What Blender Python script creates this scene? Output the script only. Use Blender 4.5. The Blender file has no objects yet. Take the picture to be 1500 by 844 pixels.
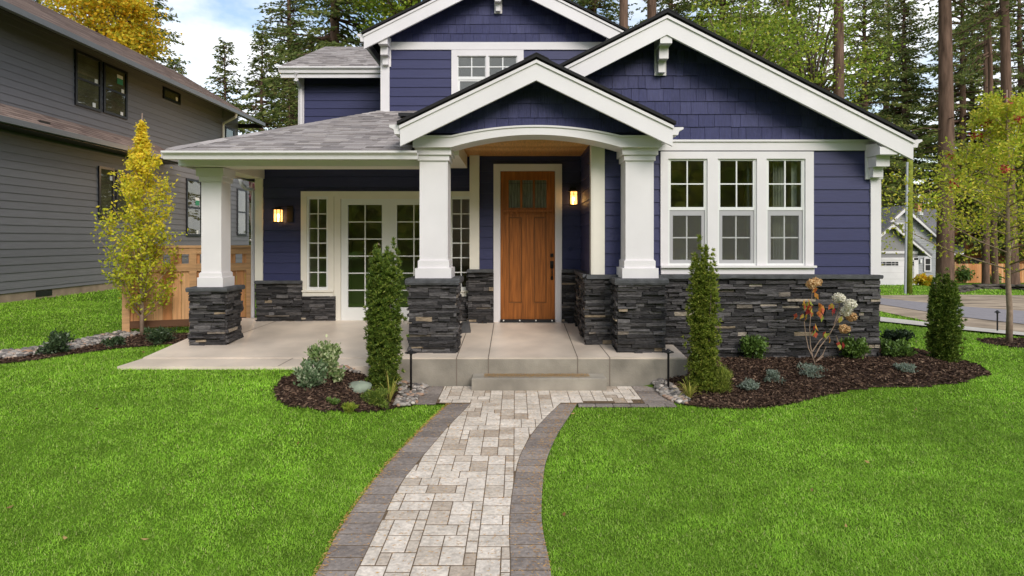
import bpy, math, random
import numpy as np
from mathutils import Vector, Matrix

# ---------------------------------------------------------------- camera, sky, sun, exposure
scene = bpy.context.scene
COL = scene.collection
CX, CY, F, ZC = 755.0, 352.0, 900.0, 1.90          # principal point / focal length in photo pixels, eye height
cam_d = bpy.data.cameras.new("camera"); cam = bpy.data.objects.new("camera", cam_d); COL.objects.link(cam)
cam.location = (0, 0, ZC); cam.rotation_euler = (math.radians(90), 0, 0)
cam_d.sensor_width = 36; cam_d.lens = 36 * F / 1500
cam_d.shift_x = -(CX - 750) / 1500; cam_d.shift_y = -(422 - CY) / 1500
cam_d.clip_start = 0.05; cam_d.clip_end = 2000
scene.camera = cam

SUN_EL, SUN_AZ = 34, 157       # azimuth measured clockwise from +Y: the sun stands behind the camera, to the left
SUN_STRENGTH, SKY_STRENGTH, EXPOSURE = 1.4, 0.115, 0.80
CLOUD_LEVEL = 7.4
w = bpy.data.worlds.new("World"); scene.world = w; w.use_nodes = True
nt = w.node_tree; nt.nodes.clear()
def wn(t, **k):
    n = nt.nodes.new(t)
    for a, b in k.items(): setattr(n, a, b)
    return n
out = wn('ShaderNodeOutputWorld'); bg = wn('ShaderNodeBackground'); sky = wn('ShaderNodeTexSky')
sky.sky_type = 'NISHITA'; sky.sun_disc = False
sky.sun_elevation = math.radians(SUN_EL); sky.sun_rotation = math.radians(SUN_AZ)
sky.air_density = 1.0; sky.dust_density = 0.6; sky.ozone_density = 1.3
tc = wn('ShaderNodeTexCoord'); mp = wn('ShaderNodeMapping'); mp.inputs['Scale'].default_value = (1.6, 1.6, 3.2)
mp.inputs['Location'].default_value = (0.35, 0.2, 0.1)
nz = wn('ShaderNodeTexNoise'); nz.inputs['Scale'].default_value = 1.7; nz.inputs['Detail'].default_value = 7
nz.inputs['Roughness'].default_value = 0.55
rp = wn('ShaderNodeValToRGB'); rp.color_ramp.elements[0].position = 0.44; rp.color_ramp.elements[1].position = 0.58
mx = wn('ShaderNodeMix', data_type='RGBA')
mul = wn('ShaderNodeVectorMath', operation='MULTIPLY'); mul.inputs[1].default_value = (1.25, 1.12, 1.0)
cl = wn('ShaderNodeMix', data_type='RGBA'); cl.inputs['A'].default_value = (CLOUD_LEVEL*.72, CLOUD_LEVEL*.76, CLOUD_LEVEL*.83, 1)
cl.inputs['B'].default_value = (CLOUD_LEVEL*1.0, CLOUD_LEVEL*1.0, CLOUD_LEVEL*.99, 1)
nz2 = wn('ShaderNodeTexNoise'); nz2.inputs['Scale'].default_value = 4.0; nz2.inputs['Detail'].default_value = 5
L = nt.links.new
L(tc.outputs['Generated'], mp.inputs[0]); L(mp.outputs[0], nz.inputs['Vector']); L(mp.outputs[0], nz2.inputs['Vector'])
L(nz.outputs['Fac'], rp.inputs[0]); L(rp.outputs['Color'], mx.inputs['Factor'])
L(sky.outputs[0], mul.inputs[0]); L(mul.outputs[0], mx.inputs['A'])
L(nz2.outputs['Fac'], cl.inputs['Factor']); L(cl.outputs['Result'], mx.inputs['B'])
L(mx.outputs['Result'], bg.inputs[0]); bg.inputs[1].default_value = SKY_STRENGTH; L(bg.outputs[0], out.inputs[0])
sd = bpy.data.lights.new("sun", 'SUN'); sun = bpy.data.objects.new("sun", sd); COL.objects.link(sun)
sd.energy = SUN_STRENGTH; sd.angle = math.radians(28); sd.color = (1.0, 0.955, 0.89)
az = math.radians(SUN_AZ); el = math.radians(SUN_EL)
sdir = Vector((math.sin(az)*math.cos(el), math.cos(az)*math.cos(el), math.sin(el)))
sun.rotation_euler = sdir.to_track_quat('Z', 'Y').to_euler()
vs = scene.view_settings; vs.view_transform = 'Standard'; vs.look = 'None'; vs.exposure = EXPOSURE; vs.gamma = 1; vs.use_curve_mapping = False
scene.cycles.max_bounces = 7; scene.cycles.transparent_max_bounces = 12; scene.cycles.glossy_bounces = 3
scene.cycles.caustics_reflective = False; scene.cycles.caustics_refractive = False
scene.cycles.sample_clamp_indirect = 6

# ---------------------------------------------------------------- helpers
RNG = np.random.default_rng(7)
def ss(a, b, x):
    t = np.clip((np.asarray(x, float) - a) / (b - a), 0, 1); return t * t * (3 - 2 * t)
def H(x, y):
    """height of the ground"""
    x = np.asarray(x, float); y = np.asarray(y, float)
    h = .335 * ss(1.25, 2.15, -x) * ss(2.5, 7.0, y) + .20 * ss(5.2, 11, -x) * ss(6, 12, y)
    h = h + .24 * ss(7.35, 8.5, y) * ss(1.5, 2.3, x) * (1 - ss(5.4, 6.7, x)) * (1 - ss(10, 13, y))
    h = h + .15 * ss(7, 10, y) * ss(4.5, 6.8, x)
    h = h - .047 * np.maximum(y - 11, 0) * ss(3, 6, x) * (1 - ss(52, 56, y)) - .047 * 41 * ss(52, 56, y) * ss(3, 6, x)
    return h
def W(px, py, Y):
    return Vector(((px - CX) * Y / F, Y, ZC + (CY - py) * Y / F))
def X(px, Y): return (px - CX) * Y / F
def Z(py, Y): return ZC + (CY - py) * Y / F
def G(px, py):
    """where the line of sight through a pixel meets the ground"""
    f = lambda Y: float(Z(py, Y) - H(X(px, Y), Y))
    a = 2.0; st = .1
    while f(a + st) > 0 and a < 150: a += st; st = max(.1, a * .02)
    b = a + st
    for _ in range(30):
        m = (a + b) / 2
        if f(m) > 0: a = m
        else: b = m
    return Vector((X(px, a), a, float(H(X(px, a), a))))

def tag(o, label=None, cat=None, group=None, kind=None):
    if label: o['label'] = label
    if cat: o['category'] = cat
    if group: o['group'] = group
    if kind: o['kind'] = kind
    return o
def thing(name, loc, label, cat, group=None):
    o = bpy.data.objects.new(name, None); o.empty_display_size = .2; COL.objects.link(o); o.location = loc
    return tag(o, label, cat, group)
def attach(o, parent):
    if parent is not None:
        o.parent = parent
        if parent.type == 'EMPTY' and parent.parent is None:
            o.matrix_parent_inverse = Matrix.Translation(-Vector(parent.location))
def copy_tree(o, parent=None):
    c = o.copy(); COL.objects.link(c)
    if parent is not None: c.parent = parent
    for ch in list(o.children): copy_tree(ch, c)
    return c
def finish(name, me, mat, parent=None, origin=None, smooth=False):
    if smooth: me.polygons.foreach_set('use_smooth', np.ones(len(me.polygons), bool))
    if mat is not None:
        for m in (mat if isinstance(mat, (list, tuple)) else [mat]): me.materials.append(m)
    o = bpy.data.objects.new(name, me); COL.objects.link(o)
    if origin is not None:
        me.transform(Matrix.Translation(-Vector(origin))); o.location = origin
    attach(o, parent); me.update()
    return o
class MB:
    def __init__(s): s.v = []; s.f = []
    def add(s, vs, fs):
        b = len(s.v); s.v += [tuple(q) for q in vs]; s.f += [tuple(b + i for i in f) for f in fs]; return s
    def box(s, x0, x1, y0, y1, z0, z1, j=0):
        if x1 < x0: x0, x1 = x1, x0
        if y1 < y0: y0, y1 = y1, y0
        if z1 < z0: z0, z1 = z1, z0
        v = [(x, y, z) for z in (z0, z1) for y in (y0, y1) for x in (x0, x1)]
        if j: v = [(a + random.uniform(-j, j), b + random.uniform(-j, j), c + random.uniform(-j, j)) for a, b, c in v]
        return s.add(v, [(0, 2, 3, 1), (4, 5, 7, 6), (0, 1, 5, 4), (2, 6, 7, 3), (0, 4, 6, 2), (1, 3, 7, 5)])
    def prism_y(s, pts, y0, y1):                 # outline in x,z swept along y
        n = len(pts); v = [(x, y0, z) for x, z in pts] + [(x, y1, z) for x, z in pts]
        return s.add(v, [tuple(range(n)), tuple(range(2 * n - 1, n - 1, -1))] + [(i, i + n, (i + 1) % n + n, (i + 1) % n) for i in range(n)])
    def prism_x(s, pts, x0, x1):                 # outline in y,z swept along x
        n = len(pts); v = [(x0, y, z) for y, z in pts] + [(x1, y, z) for y, z in pts]
        return s.add(v, [tuple(range(n - 1, -1, -1)), tuple(range(n, 2 * n))] + [(i, (i + 1) % n, (i + 1) % n + n, i + n) for i in range(n)])
    def prism_z(s, pts, z0, z1):
        n = len(pts); v = [(x, y, z0) for x, y in pts] + [(x, y, z1) for x, y in pts]
        return s.add(v, [tuple(range(n - 1, -1, -1)), tuple(range(n, 2 * n))] + [(i, (i + 1) % n, (i + 1) % n + n, i + n) for i in range(n)])
    def tube(s, pts, rad, n=6):
        pts = [Vector(p) for p in pts]
        if not hasattr(rad, '__len__'): rad = [rad] * len(pts)
        rings = []
        for i, p in enumerate(pts):
            d = (pts[min(i + 1, len(pts) - 1)] - pts[max(i - 1, 0)]).normalized()
            a = d.cross(Vector((0, 0, 1)) if abs(d.z) < .9 else Vector((1, 0, 0))).normalized(); b = d.cross(a)
            rings.append([p + (a * math.cos(2 * math.pi * k / n) + b * math.sin(2 * math.pi * k / n)) * rad[i] for k in range(n)])
        v = [q for r in rings for q in r]; f = []
        for i in range(len(pts) - 1):
            for k in range(n): f.append((i * n + k, i * n + (k + 1) % n, (i + 1) * n + (k + 1) % n, (i + 1) * n + k))
        f.append(tuple(range(n - 1, -1, -1))); f.append(tuple((len(pts) - 1) * n + k for k in range(n)))
        return s.add(v, f)
    def lathe(s, c, prof, n=16):                 # prof: (radius, z)
        v = []; f = []
        for r, z in prof:
            for k in range(n): v.append((c[0] + r * math.cos(2 * math.pi * k / n), c[1] + r * math.sin(2 * math.pi * k / n), c[2] + z))
        for i in range(len(prof) - 1):
            for k in range(n): f.append((i * n + k, i * n + (k + 1) % n, (i + 1) * n + (k + 1) % n, (i + 1) * n + k))
        f.append(tuple(range(n - 1, -1, -1))); f.append(tuple((len(prof) - 1) * n + k for k in range(n)))
        return s.add(v, f)
    def build(s, name, mat, parent=None, origin=None, smooth=False):
        me = bpy.data.meshes.new(name); me.from_pydata(s.v, [], s.f)
        return finish(name, me, mat, parent, origin, smooth)
def fast_mesh(name, V, Fa):
    """V (n,3), Fa (m,k) -> mesh"""
    me = bpy.data.meshes.new(name); k = Fa.shape[1]; m = len(Fa)
    me.vertices.add(len(V)); me.vertices.foreach_set('co', np.asarray(V, np.float32).ravel())
    me.loops.add(m * k); me.loops.foreach_set('vertex_index', np.asarray(Fa, np.int32).ravel())
    me.polygons.add(m); me.polygons.foreach_set('loop_start', np.arange(0, m * k, k, dtype=np.int32))
    me.polygons.foreach_set('loop_total', np.full(m, k, np.int32)); me.update(calc_edges=True)
    return me
def norm(a): return a / np.maximum(np.linalg.norm(a, axis=1, keepdims=True), 1e-9)
def leaves(C, D, ln, wd, rng, fold=.0):
    """diamond shaped leaves: centres C, directions D, lengths, widths"""
    n = len(C); D = norm(D); S = norm(np.cross(D, rng.normal(size=(n, 3))))
    ln = np.broadcast_to(ln, n)[:, None]; wd = np.broadcast_to(wd, n)[:, None]
    N = np.cross(D, S)
    V = np.stack([C - D * ln * .5, C + S * wd * .5 + N * wd * fold - D * ln * .05, C + D * ln * .5, C - S * wd * .5 + N * wd * fold - D * ln * .05], 1).reshape(-1, 3)
    return V, np.arange(4 * n).reshape(n, 4)

# ---------------------------------------------------------------- materials
def mat(name, base=(.5, .5, .5), rough=.6, spec=.5, noise=None, bump=None, metal=0, coat=0):
    """noise=(scale, amount, detail[, stretch]); bump=(scale, strength[, stretch])"""
    m = bpy.data.materials.new(name); m.use_nodes = True; n = m.node_tree; b = n.nodes['Principled BSDF']
    b.inputs['Base Color'].default_value = (*base, 1); b.inputs['Roughness'].default_value = rough
    b.inputs['Specular IOR Level'].default_value = spec; b.inputs['Metallic'].default_value = metal; b.inputs['Coat Weight'].default_value = coat
    t = n.nodes.new('ShaderNodeTexCoord')
    def vec(st):
        if st is None: return t.outputs['Object']
        q = n.nodes.new('ShaderNodeMapping'); q.inputs['Scale'].default_value = st; n.links.new(t.outputs['Object'], q.inputs[0]); return q.outputs[0]
    if noise:
        x = n.nodes.new('ShaderNodeTexNoise'); x.inputs['Scale'].default_value = noise[0]; x.inputs['Detail'].default_value = noise[2] if len(noise) > 2 else 4
        n.links.new(vec(noise[3] if len(noise) > 3 else None), x.inputs['Vector'])
        r = n.nodes.new('ShaderNodeMapRange'); r.inputs['From Min'].default_value = .25; r.inputs['From Max'].default_value = .75
        r.inputs['To Min'].default_value = 1 - noise[1]; r.inputs['To Max'].default_value = 1 + noise[1]
        n.links.new(x.outputs['Fac'], r.inputs['Value'])
        v = n.nodes.new('ShaderNodeVectorMath'); v.operation = 'SCALE'; v.inputs[0].default_value = base
        n.links.new(r.outputs[0], v.inputs['Scale']); n.links.new(v.outputs[0], b.inputs['Base Color'])
    if bump:
        x = n.nodes.new('ShaderNodeTexNoise'); x.inputs['Scale'].default_value = bump[0]; x.inputs['Detail'].default_value = 5
        n.links.new(vec(bump[2] if len(bump) > 2 else None), x.inputs['Vector'])
        u = n.nodes.new('ShaderNodeBump'); u.inputs['Strength'].default_value = bump[1]; u.inputs['Distance'].default_value = .02
        n.links.new(x.outputs['Fac'], u.inputs['Height']); n.links.new(u.outputs[0], b.inputs['Normal'])
    return m
def island(name, stops, rough=.8, spec=.3, noise=(30, .15), bump=None, interp='LINEAR', trans=0., stretch=None, patch=None):
    """every separate stone, tab, leaf or board takes its own colour from a ramp of (position, colour)"""
    m = bpy.data.materials.new(name); m.use_nodes = True; n = m.node_tree; b = n.nodes['Principled BSDF']
    b.inputs['Roughness'].default_value = rough; b.inputs['Specular IOR Level'].default_value = spec
    g = n.nodes.new('ShaderNodeNewGeometry'); r = n.nodes.new('ShaderNodeValToRGB'); r.color_ramp.interpolation = interp
    while len(r.color_ramp.elements) < len(stops): r.color_ramp.elements.new(.5)
    for e, (p, c) in zip(r.color_ramp.elements, stops): e.position = p; e.color = (*c, 1)
    n.links.new(g.outputs['Random Per Island'], r.inputs[0]); colr = r.outputs['Color']
    t = n.nodes.new('ShaderNodeTexCoord')
    def vec():
        if stretch is None: return t.outputs['Object']
        q = n.nodes.new('ShaderNodeMapping'); q.inputs['Scale'].default_value = stretch; n.links.new(t.outputs['Object'], q.inputs[0]); return q.outputs[0]
    for ns in ([noise] if noise else []) + ([patch] if patch else []):
        x = n.nodes.new('ShaderNodeTexNoise'); x.inputs['Scale'].default_value = ns[0]; x.inputs['Detail'].default_value = 4
        n.links.new(vec() if ns is noise else t.outputs['Object'], x.inputs['Vector'])
        q = n.nodes.new('ShaderNodeMapRange'); q.inputs['From Min'].default_value = .25; q.inputs['From Max'].default_value = .75
        q.inputs['To Min'].default_value = 1 - ns[1]; q.inputs['To Max'].default_value = 1 + ns[1]; n.links.new(x.outputs['Fac'], q.inputs['Value'])
        v = n.nodes.new('ShaderNodeVectorMath'); v.operation = 'SCALE'; n.links.new(colr, v.inputs[0]); n.links.new(q.outputs[0], v.inputs['Scale']); colr = v.outputs[0]
    n.links.new(colr, b.inputs['Base Color'])
    if bump:
        x = n.nodes.new('ShaderNodeTexNoise'); x.inputs['Scale'].default_value = bump[0]; x.inputs['Detail'].default_value = 5; n.links.new(vec(), x.inputs['Vector'])
        u = n.nodes.new('ShaderNodeBump'); u.inputs['Strength'].default_value = bump[1]; u.inputs['Distance'].default_value = .02
        n.links.new(x.outputs['Fac'], u.inputs['Height']); n.links.new(u.outputs[0], b.inputs['Normal'])
    if trans:
        tr = n.nodes.new('ShaderNodeBsdfTranslucent'); n.links.new(colr, tr.inputs['Color'])
        mxs = n.nodes.new('ShaderNodeMixShader'); mxs.inputs[0].default_value = trans
        n.links.new(b.outputs[0], mxs.inputs[1]); n.links.new(tr.outputs[0], mxs.inputs[2]); n.links.new(mxs.outputs[0], n.nodes['Material Output'].inputs['Surface'])
    return m
def glassmat(name, tint=(.8, .82, .8), ior=1.75, wav=0.):
    m = bpy.data.materials.new(name); m.use_nodes = True; n = m.node_tree; n.nodes.clear()
    o = n.nodes.new('ShaderNodeOutputMaterial'); tr = n.nodes.new('ShaderNodeBsdfTransparent'); tr.inputs[0].default_value = (*tint, 1)
    gl = n.nodes.new('ShaderNodeBsdfGlossy'); gl.inputs['Roughness'].default_value = .015; lw = n.nodes.new('ShaderNodeLayerWeight'); lw.inputs[0].default_value = .5; pw = n.nodes.new('ShaderNodeMath'); pw.operation = 'POWER'; pw.inputs[1].default_value = 4.0; n.links.new(lw.outputs['Facing'], pw.inputs[0]); f0 = ((ior - 1) / (ior + 1)) ** 2; fr = n.nodes.new('ShaderNodeMapRange'); fr.inputs['To Min'].default_value = f0; n.links.new(pw.outputs[0], fr.inputs['Value'])
    mxs = n.nodes.new('ShaderNodeMixShader'); n.links.new(fr.outputs[0], mxs.inputs[0]); n.links.new(tr.outputs[0], mxs.inputs[1]); n.links.new(gl.outputs[0], mxs.inputs[2]); n.links.new(mxs.outputs[0], o.inputs[0])
    if wav:
        x = n.nodes.new('ShaderNodeTexNoise'); x.inputs['Scale'].default_value = 2.2; x.inputs['Detail'].default_value = 1
        t = n.nodes.new('ShaderNodeTexCoord'); n.links.new(t.outputs['Object'], x.inputs['Vector'])
        u = n.nodes.new('ShaderNodeBump'); u.inputs['Strength'].default_value = wav; u.inputs['Distance'].default_value = .02
        n.links.new(x.outputs['Fac'], u.inputs['Height']); n.links.new(u.outputs[0], gl.inputs['Normal'])
    return m
def emis(name, col, s):
    m = bpy.data.materials.new(name); m.use_nodes = True; n = m.node_tree; b = n.nodes['Principled BSDF']
    b.inputs['Base Color'].default_value = (.8, .7, .5, 1); b.inputs['Emission Color'].default_value = (*col, 1); b.inputs['Emission Strength'].default_value = s; return m

M = {}
M['white'] = mat('white_paint', (.755, .72, .725), .45, .4, noise=(2.3, .05, 7), bump=(60, .03))
M['navy'] = island('navy_siding', [(0, (.031, .033, .098)), (1, (.038, .041, .113))], .5, .35, noise=(14, .10), bump=(60, .10), stretch=(.25, 1, 3))
M['shingle'] = island('navy_shingles', [(0, (.030, .033, .104)), (.6, (.040, .043, .124)), (1, (.054, .057, .146))], .55, .3, noise=(24, .22), bump=(50, .35), stretch=(2.5, 1, .25))
M['navyflat'] = mat('navy_backing', (.03, .033, .09), .6, .3)
M['stone'] = island('ledge_stone', [(0, (.021, .0195, .020)), (.35, (.043, .0395, .040)), (.8, (.084, .077, .077)), (.95, (.125, .116, .115)), (.968, (.27, .205, .135)), (1, (.38, .33, .27))], .75, .3, noise=(18, .5), bump=(30, .9), stretch=(.6, .6, 2.2))
M['mortar'] = mat('mortar', (.018, .017, .017), .9, .1)
M['cap'] = mat('bluestone_cap', (.075, .076, .08), .7, .3, noise=(9, .35, 6), bump=(40, .35))
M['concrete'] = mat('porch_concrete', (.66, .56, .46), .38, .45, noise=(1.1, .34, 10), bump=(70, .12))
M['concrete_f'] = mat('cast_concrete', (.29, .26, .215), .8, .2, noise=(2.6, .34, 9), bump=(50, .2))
M['joint'] = mat('slab_joint', (.20, .165, .135), .9, .1)  # own darker colour of the joints in the slab
M['stain'] = mat('needle_stain', (.42, .29, .16), .9, .1, noise=(30, .25))
M['roof'] = island('asphalt_shingle', [(0, (.19, .17, .165)), (.4, (.28, .25, .24)), (.85, (.35, .318, .305)), (1, (.43, .39, .37))], .9, .15, noise=(120, .25), bump=(200, .3))
M['roofedge'] = mat('roof_edge', (.022, .021, .022), .8, .2)
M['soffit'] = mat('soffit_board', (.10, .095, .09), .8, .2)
M['cream'] = mat('porch_trim', (.80, .75, .66), .5, .35, noise=(3, .04))
M['door'] = mat('oiled_wood_door', (.30, .098, .020), .45, .3, noise=(7, .45, 7, (5, 5, .3)), bump=(9, .06, (12, 12, .5)))
M['groove_shade'] = mat('door_groove_shade', (.20, .072, .014), .5, .4)  # door colour darkened to paint the shade of the panel recesses
M['cedar_ceiling'] = island('stained_cedar_ceiling', [(0, (.50, .22, .06)), (1, (.72, .40, .14))], .45, .4, noise=(9, .3), stretch=(8, .5, 8))
M['bronze'] = mat('dark_bronze', (.022, .018, .016), .4, .5, metal=.6)
M['blackmetal'] = mat('black_metal', (.02, .02, .022), .45, .5, metal=.4)
M['lampglass'] = emis('lit_lamp_glass', (1.0, .52, .15), 1.6)
n_ = M['lampglass'].node_tree; tr_ = n_.nodes.new('ShaderNodeBsdfTransparent'); tr_.inputs[0].default_value = (1, .75, .45, 1); mi_ = n_.nodes.new('ShaderNodeMixShader'); mi_.inputs[0].default_value = .45
n_.links.new(n_.nodes['Principled BSDF'].outputs[0], mi_.inputs[1]); n_.links.new(tr_.outputs[0], mi_.inputs[2]); n_.links.new(mi_.outputs[0], n_.nodes['Material Output'].inputs['Surface'])
M['bulb'] = emis('lamp_bulb', (1.0, .82, .5), 14)
M['glass'] = glassmat('window_glass', (.86, .88, .84), 2.0, .04)
m = mat('textured_glass', (.23, .245, .195), .35, .8, noise=(26, .75, 5, (3, 3, .25)), bump=(30, .8, (3, 3, .4))); n_ = m.node_tree
tr_ = n_.nodes.new('ShaderNodeBsdfTransparent'); tr_.inputs[0].default_value = (.8, .82, .76, 1); mi_ = n_.nodes.new('ShaderNodeMixShader'); mi_.inputs[0].default_value = .35
n_.links.new(n_.nodes['Principled BSDF'].outputs[0], mi_.inputs[1]); n_.links.new(tr_.outputs[0], mi_.inputs[2]); n_.links.new(mi_.outputs[0], n_.nodes['Material Output'].inputs['Surface']); M['leaded'] = m
M['vinyl'] = mat('vinyl_sash', (.78, .78, .76), .4, .4)
M['greysash'] = mat('grey_screen_frame', (.42, .41, .42), .5, .4)
m = bpy.data.materials.new('insect_screen'); m.use_nodes = True; n_ = m.node_tree; n_.nodes['Principled BSDF'].inputs['Base Color'].default_value = (.20, .195, .18, 1); n_.nodes['Principled BSDF'].inputs['Roughness'].default_value = 1
tr_ = n_.nodes.new('ShaderNodeBsdfTransparent'); mi_ = n_.nodes.new('ShaderNodeMixShader'); mi_.inputs[0].default_value = .84
n_.links.new(n_.nodes['Principled BSDF'].outputs[0], mi_.inputs[1]); n_.links.new(tr_.outputs[0], mi_.inputs[2]); n_.links.new(mi_.outputs[0], n_.nodes['Material Output'].inputs['Surface']); M['screen'] = m
M['room'] = mat('room_wall', (.62, .58, .47), .9, .1)
M['curtain'] = mat('sheer_curtain', (.55, .56, .52), .9, .1, noise=(3, .2, 2, (12, 12, .2)))
M['grey'] = island('charcoal_siding', [(0, (.158, .154, .166)), (1, (.186, .181, .192))], .55, .35, noise=(10, .08), bump=(60, .1), stretch=(.25, .25, 3))
M['greytrim'] = mat('charcoal_gutter', (.15, .152, .16), .4, .5, noise=(2, .06))
M['brownroof'] = island('brown_shingle', [(0, (.16, .115, .10)), (1, (.30, .225, .19))], .9, .1, noise=(80, .2))
M['blackframe'] = mat('black_window_frame', (.012, .012, .014), .4, .5)
M['found'] = mat('foundation_concrete', (.36, .27, .20), .85, .2, noise=(4, .25, 7), bump=(40, .2))
M['sticker'] = mat('white_sticker', (.8, .8, .78), .6, .2)
M['gsticker'] = mat('green_sticker', (.06, .27, .15), .6, .2)
M['fence'] = island('cedar_fence', [(0, (.46, .18, .06)), (.5, (.58, .27, .11)), (1, (.68, .39, .19))], .7, .3, noise=(6, .25), bump=(20, .2), stretch=(6, 6, .3))
M['fencerail'] = island('cedar_rail', [(0, (.50, .27, .13)), (1, (.60, .36, .18))], .7, .3, noise=(6, .25), stretch=(.5, .5, 6))
M['soil'] = mat('turf_soil', (.085, .155, .016), .95, .05, noise=(2.5, .3, 6), bump=(40, .5))
M['grass'] = island('lawn_blades', [(0, (.175, .37, .022)), (.4, (.265, .50, .034)), (.8, (.37, .60, .06)), (.95, (.47, .66, .14)), (1, (.56, .52, .24))], .55, .25, noise=(4.5, .30), trans=.35, patch=(.55, .32))
M['mulchbase'] = mat('mulch_soil', (.05, .032, .024), .95, .1, noise=(30, .5), bump=(60, 1))
M['chips'] = island('bark_chips', [(0, (.020, .012, .009)), (.5, (.065, .038, .026)), (.85, (.14, .085, .055)), (1, (.27, .185, .125))], .9, .15, noise=None)
M['rock'] = island('river_rock', [(0, (.09, .083, .078)), (.35, (.23, .205, .185)), (.75, (.40, .36, .32)), (.88, (.36, .21, .13)), (1, (.56, .52, .47))], .65, .3, noise=(40, .15))
M['paver'] = island('light_paver', [(0, (.40, .32, .245)), (.14, (.50, .42, .34)), (.35, (.60, .525, .44)), (1, (.68, .60, .515))], .85, .15, noise=(38, .26), bump=(40, .55), patch=(5, .16))
M['border'] = island('dark_paver', [(0, (.20, .168, .148)), (1, (.30, .258, .228))], .85, .15, noise=(40, .3), bump=(40, .55), patch=(4, .15))
M['sand'] = mat('joint_sand', (.14, .10, .065), .95, .05, noise=(40, .3))
M['needles'] = island('fallen_needles', [(0, (.45, .22, .06)), (1, (.62, .40, .15))], .8, .1, noise=None)
M['asphalt'] = mat('asphalt', (.26, .24, .25), .9, .2, noise=(6, .12, 8), bump=(80, .2))
M['verge'] = mat('needle_covered_verge', (.34, .27, .20), .95, .05, noise=(1.1, .55, 10), bump=(30, .3))
M['sidewalk'] = mat('pale_sidewalk', (.56, .52, .46), .85, .1, noise=(4, .1, 7))
M['bark'] = mat('fir_bark', (.135, .085, .062), .95, .1, noise=(7, .5, 6, (1, 1, .15)), bump=(6, .9, (1, 1, .15)))
M['bark2'] = mat('grey_bark', (.17, .125, .095), .9, .1, noise=(9, .4, 5, (1, 1, .2)), bump=(9, .6, (1, 1, .2)))
M['youngbark'] = mat('young_bark', (.33, .235, .175), .8, .2, noise=(20, .25))
M['fir'] = island('fir_needles', [(0, (.075, .11, .028)), (.5, (.13, .168, .042)), (.85, (.20, .225, .06)), (1, (.29, .25, .09))], .7, .2, noise=None, trans=.3, patch=(.35, .3))
M['firlight'] = island('pale_fir_needles', [(0, (.11, .16, .038)), (.6, (.20, .25, .06)), (1, (.33, .30, .10))], .7, .2, noise=None, trans=.35, patch=(.35, .3))
M['maplegreen'] = island('green_leaves', [(0, (.16, .25, .025)), (.6, (.29, .39, .045)), (1, (.46, .45, .07))], .6, .25, noise=None, trans=.4, patch=(.5, .25))
M['mapleyellow'] = island('yellow_leaves', [(0, (.34, .35, .03)), (.3, (.60, .50, .035)), (.75, (.78, .53, .03)), (1, (.78, .38, .025))], .6, .25, noise=None, trans=.4, patch=(.5, .2))
M['limeleaf'] = island('lime_leaves', [(0, (.32, .44, .03)), (.5, (.56, .60, .06)), (1, (.80, .66, .09))], .6, .25, noise=None, trans=.4, patch=(1.3, .2))
M['redleaf'] = island('red_leaves', [(0, (.45, .035, .045)), (1, (.66, .10, .10))], .6, .25, noise=None, trans=.3)
M['duskyleaf'] = island('dusky_red_leaves', [(0, (.12, .03, .04)), (1, (.30, .10, .12))], .6, .25, noise=None, trans=.2)
M['bleaf'] = island('brown_leaf', [(0, (.20, .11, .05)), (1, (.45, .30, .12))], .8, .1, noise=None)
M['yew'] = island('yew_needles', [(0, (.052, .095, .013)), (.5, (.115, .18, .024)), (.85, (.20, .27, .04)), (1, (.36, .38, .07))], .55, .3, noise=None, trans=.2, patch=(5, .28))
M['yewlight'] = island('olive_yew_needles', [(0, (.09, .13, .017)), (.5, (.18, .24, .03)), (.85, (.31, .36, .05)), (1, (.48, .45, .09))], .55, .3, noise=None, trans=.2, patch=(5, .25))
M['shrub'] = island('shrub_leaves', [(0, (.06, .11, .02)), (1, (.18, .29, .055))], .45, .4, noise=None, trans=.25)
M['shrubdark'] = island('dark_shrub_leaves', [(0, (.030, .055, .022)), (1, (.085, .13, .055))], .4, .4, noise=None, trans=.2)
M['variegated'] = island('variegated_leaves', [(0, (.10, .18, .05)), (.5, (.24, .32, .11)), (1, (.60, .62, .36))], .5, .3, noise=None, trans=.25)
M['silver'] = island('silver_leaves', [(0, (.14, .19, .14)), (1, (.36, .41, .34))], .7, .2, noise=None, trans=.2)
M['sage'] = island('sage_leaves', [(0, (.07, .12, .05)), (.6, (.17, .24, .12)), (1, (.42, .46, .30))], .6, .2, noise=None, trans=.2)
M['strap'] = island('strap_leaves', [(0, (.20, .26, .035)), (.6, (.42, .40, .08)), (1, (.60, .46, .14))], .5, .3, noise=None, trans=.3)
M['petalw'] = island('cream_petals', [(0, (.74, .70, .56)), (1, (.92, .88, .76))], .7, .2, noise=None, trans=.3)
M['petalb'] = island('dried_petals', [(0, (.56, .32, .13)), (1, (.80, .58, .32))], .7, .2, noise=None, trans=.3)
M['autumn'] = island('autumn_leaves', [(0, (.62, .06, .08)), (.35, (.74, .20, .09)), (.6, (.72, .36, .07)), (.8, (.50, .46, .08)), (1, (.24, .34, .06))], .6, .2, noise=None, trans=.35)
M['boulder'] = mat('lichen_boulder', (.23, .265, .20), .85, .2, noise=(8, .25, 6), bump=(14, .5))
M['wallrock'] = island('retaining_rock', [(0, (.035, .032, .028)), (1, (.12, .105, .085))], .9, .1, noise=(6, .4))
M['palegrey'] = island('pale_grey_siding', [(0, (.36, .36, .37)), (1, (.40, .40, .41))], .6, .3, noise=None)
M['midgrey'] = mat('grey_panel', (.27, .26, .265), .7, .3, noise=(3, .05))
M['slate'] = mat('slate_roof', (.19, .185, .195), .9, .1, noise=(8, .2))
M['brownwood'] = island('brown_wood_wall', [(0, (.24, .085, .03)), (1, (.40, .17, .06))], .7, .2, noise=(3, .2))
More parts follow.
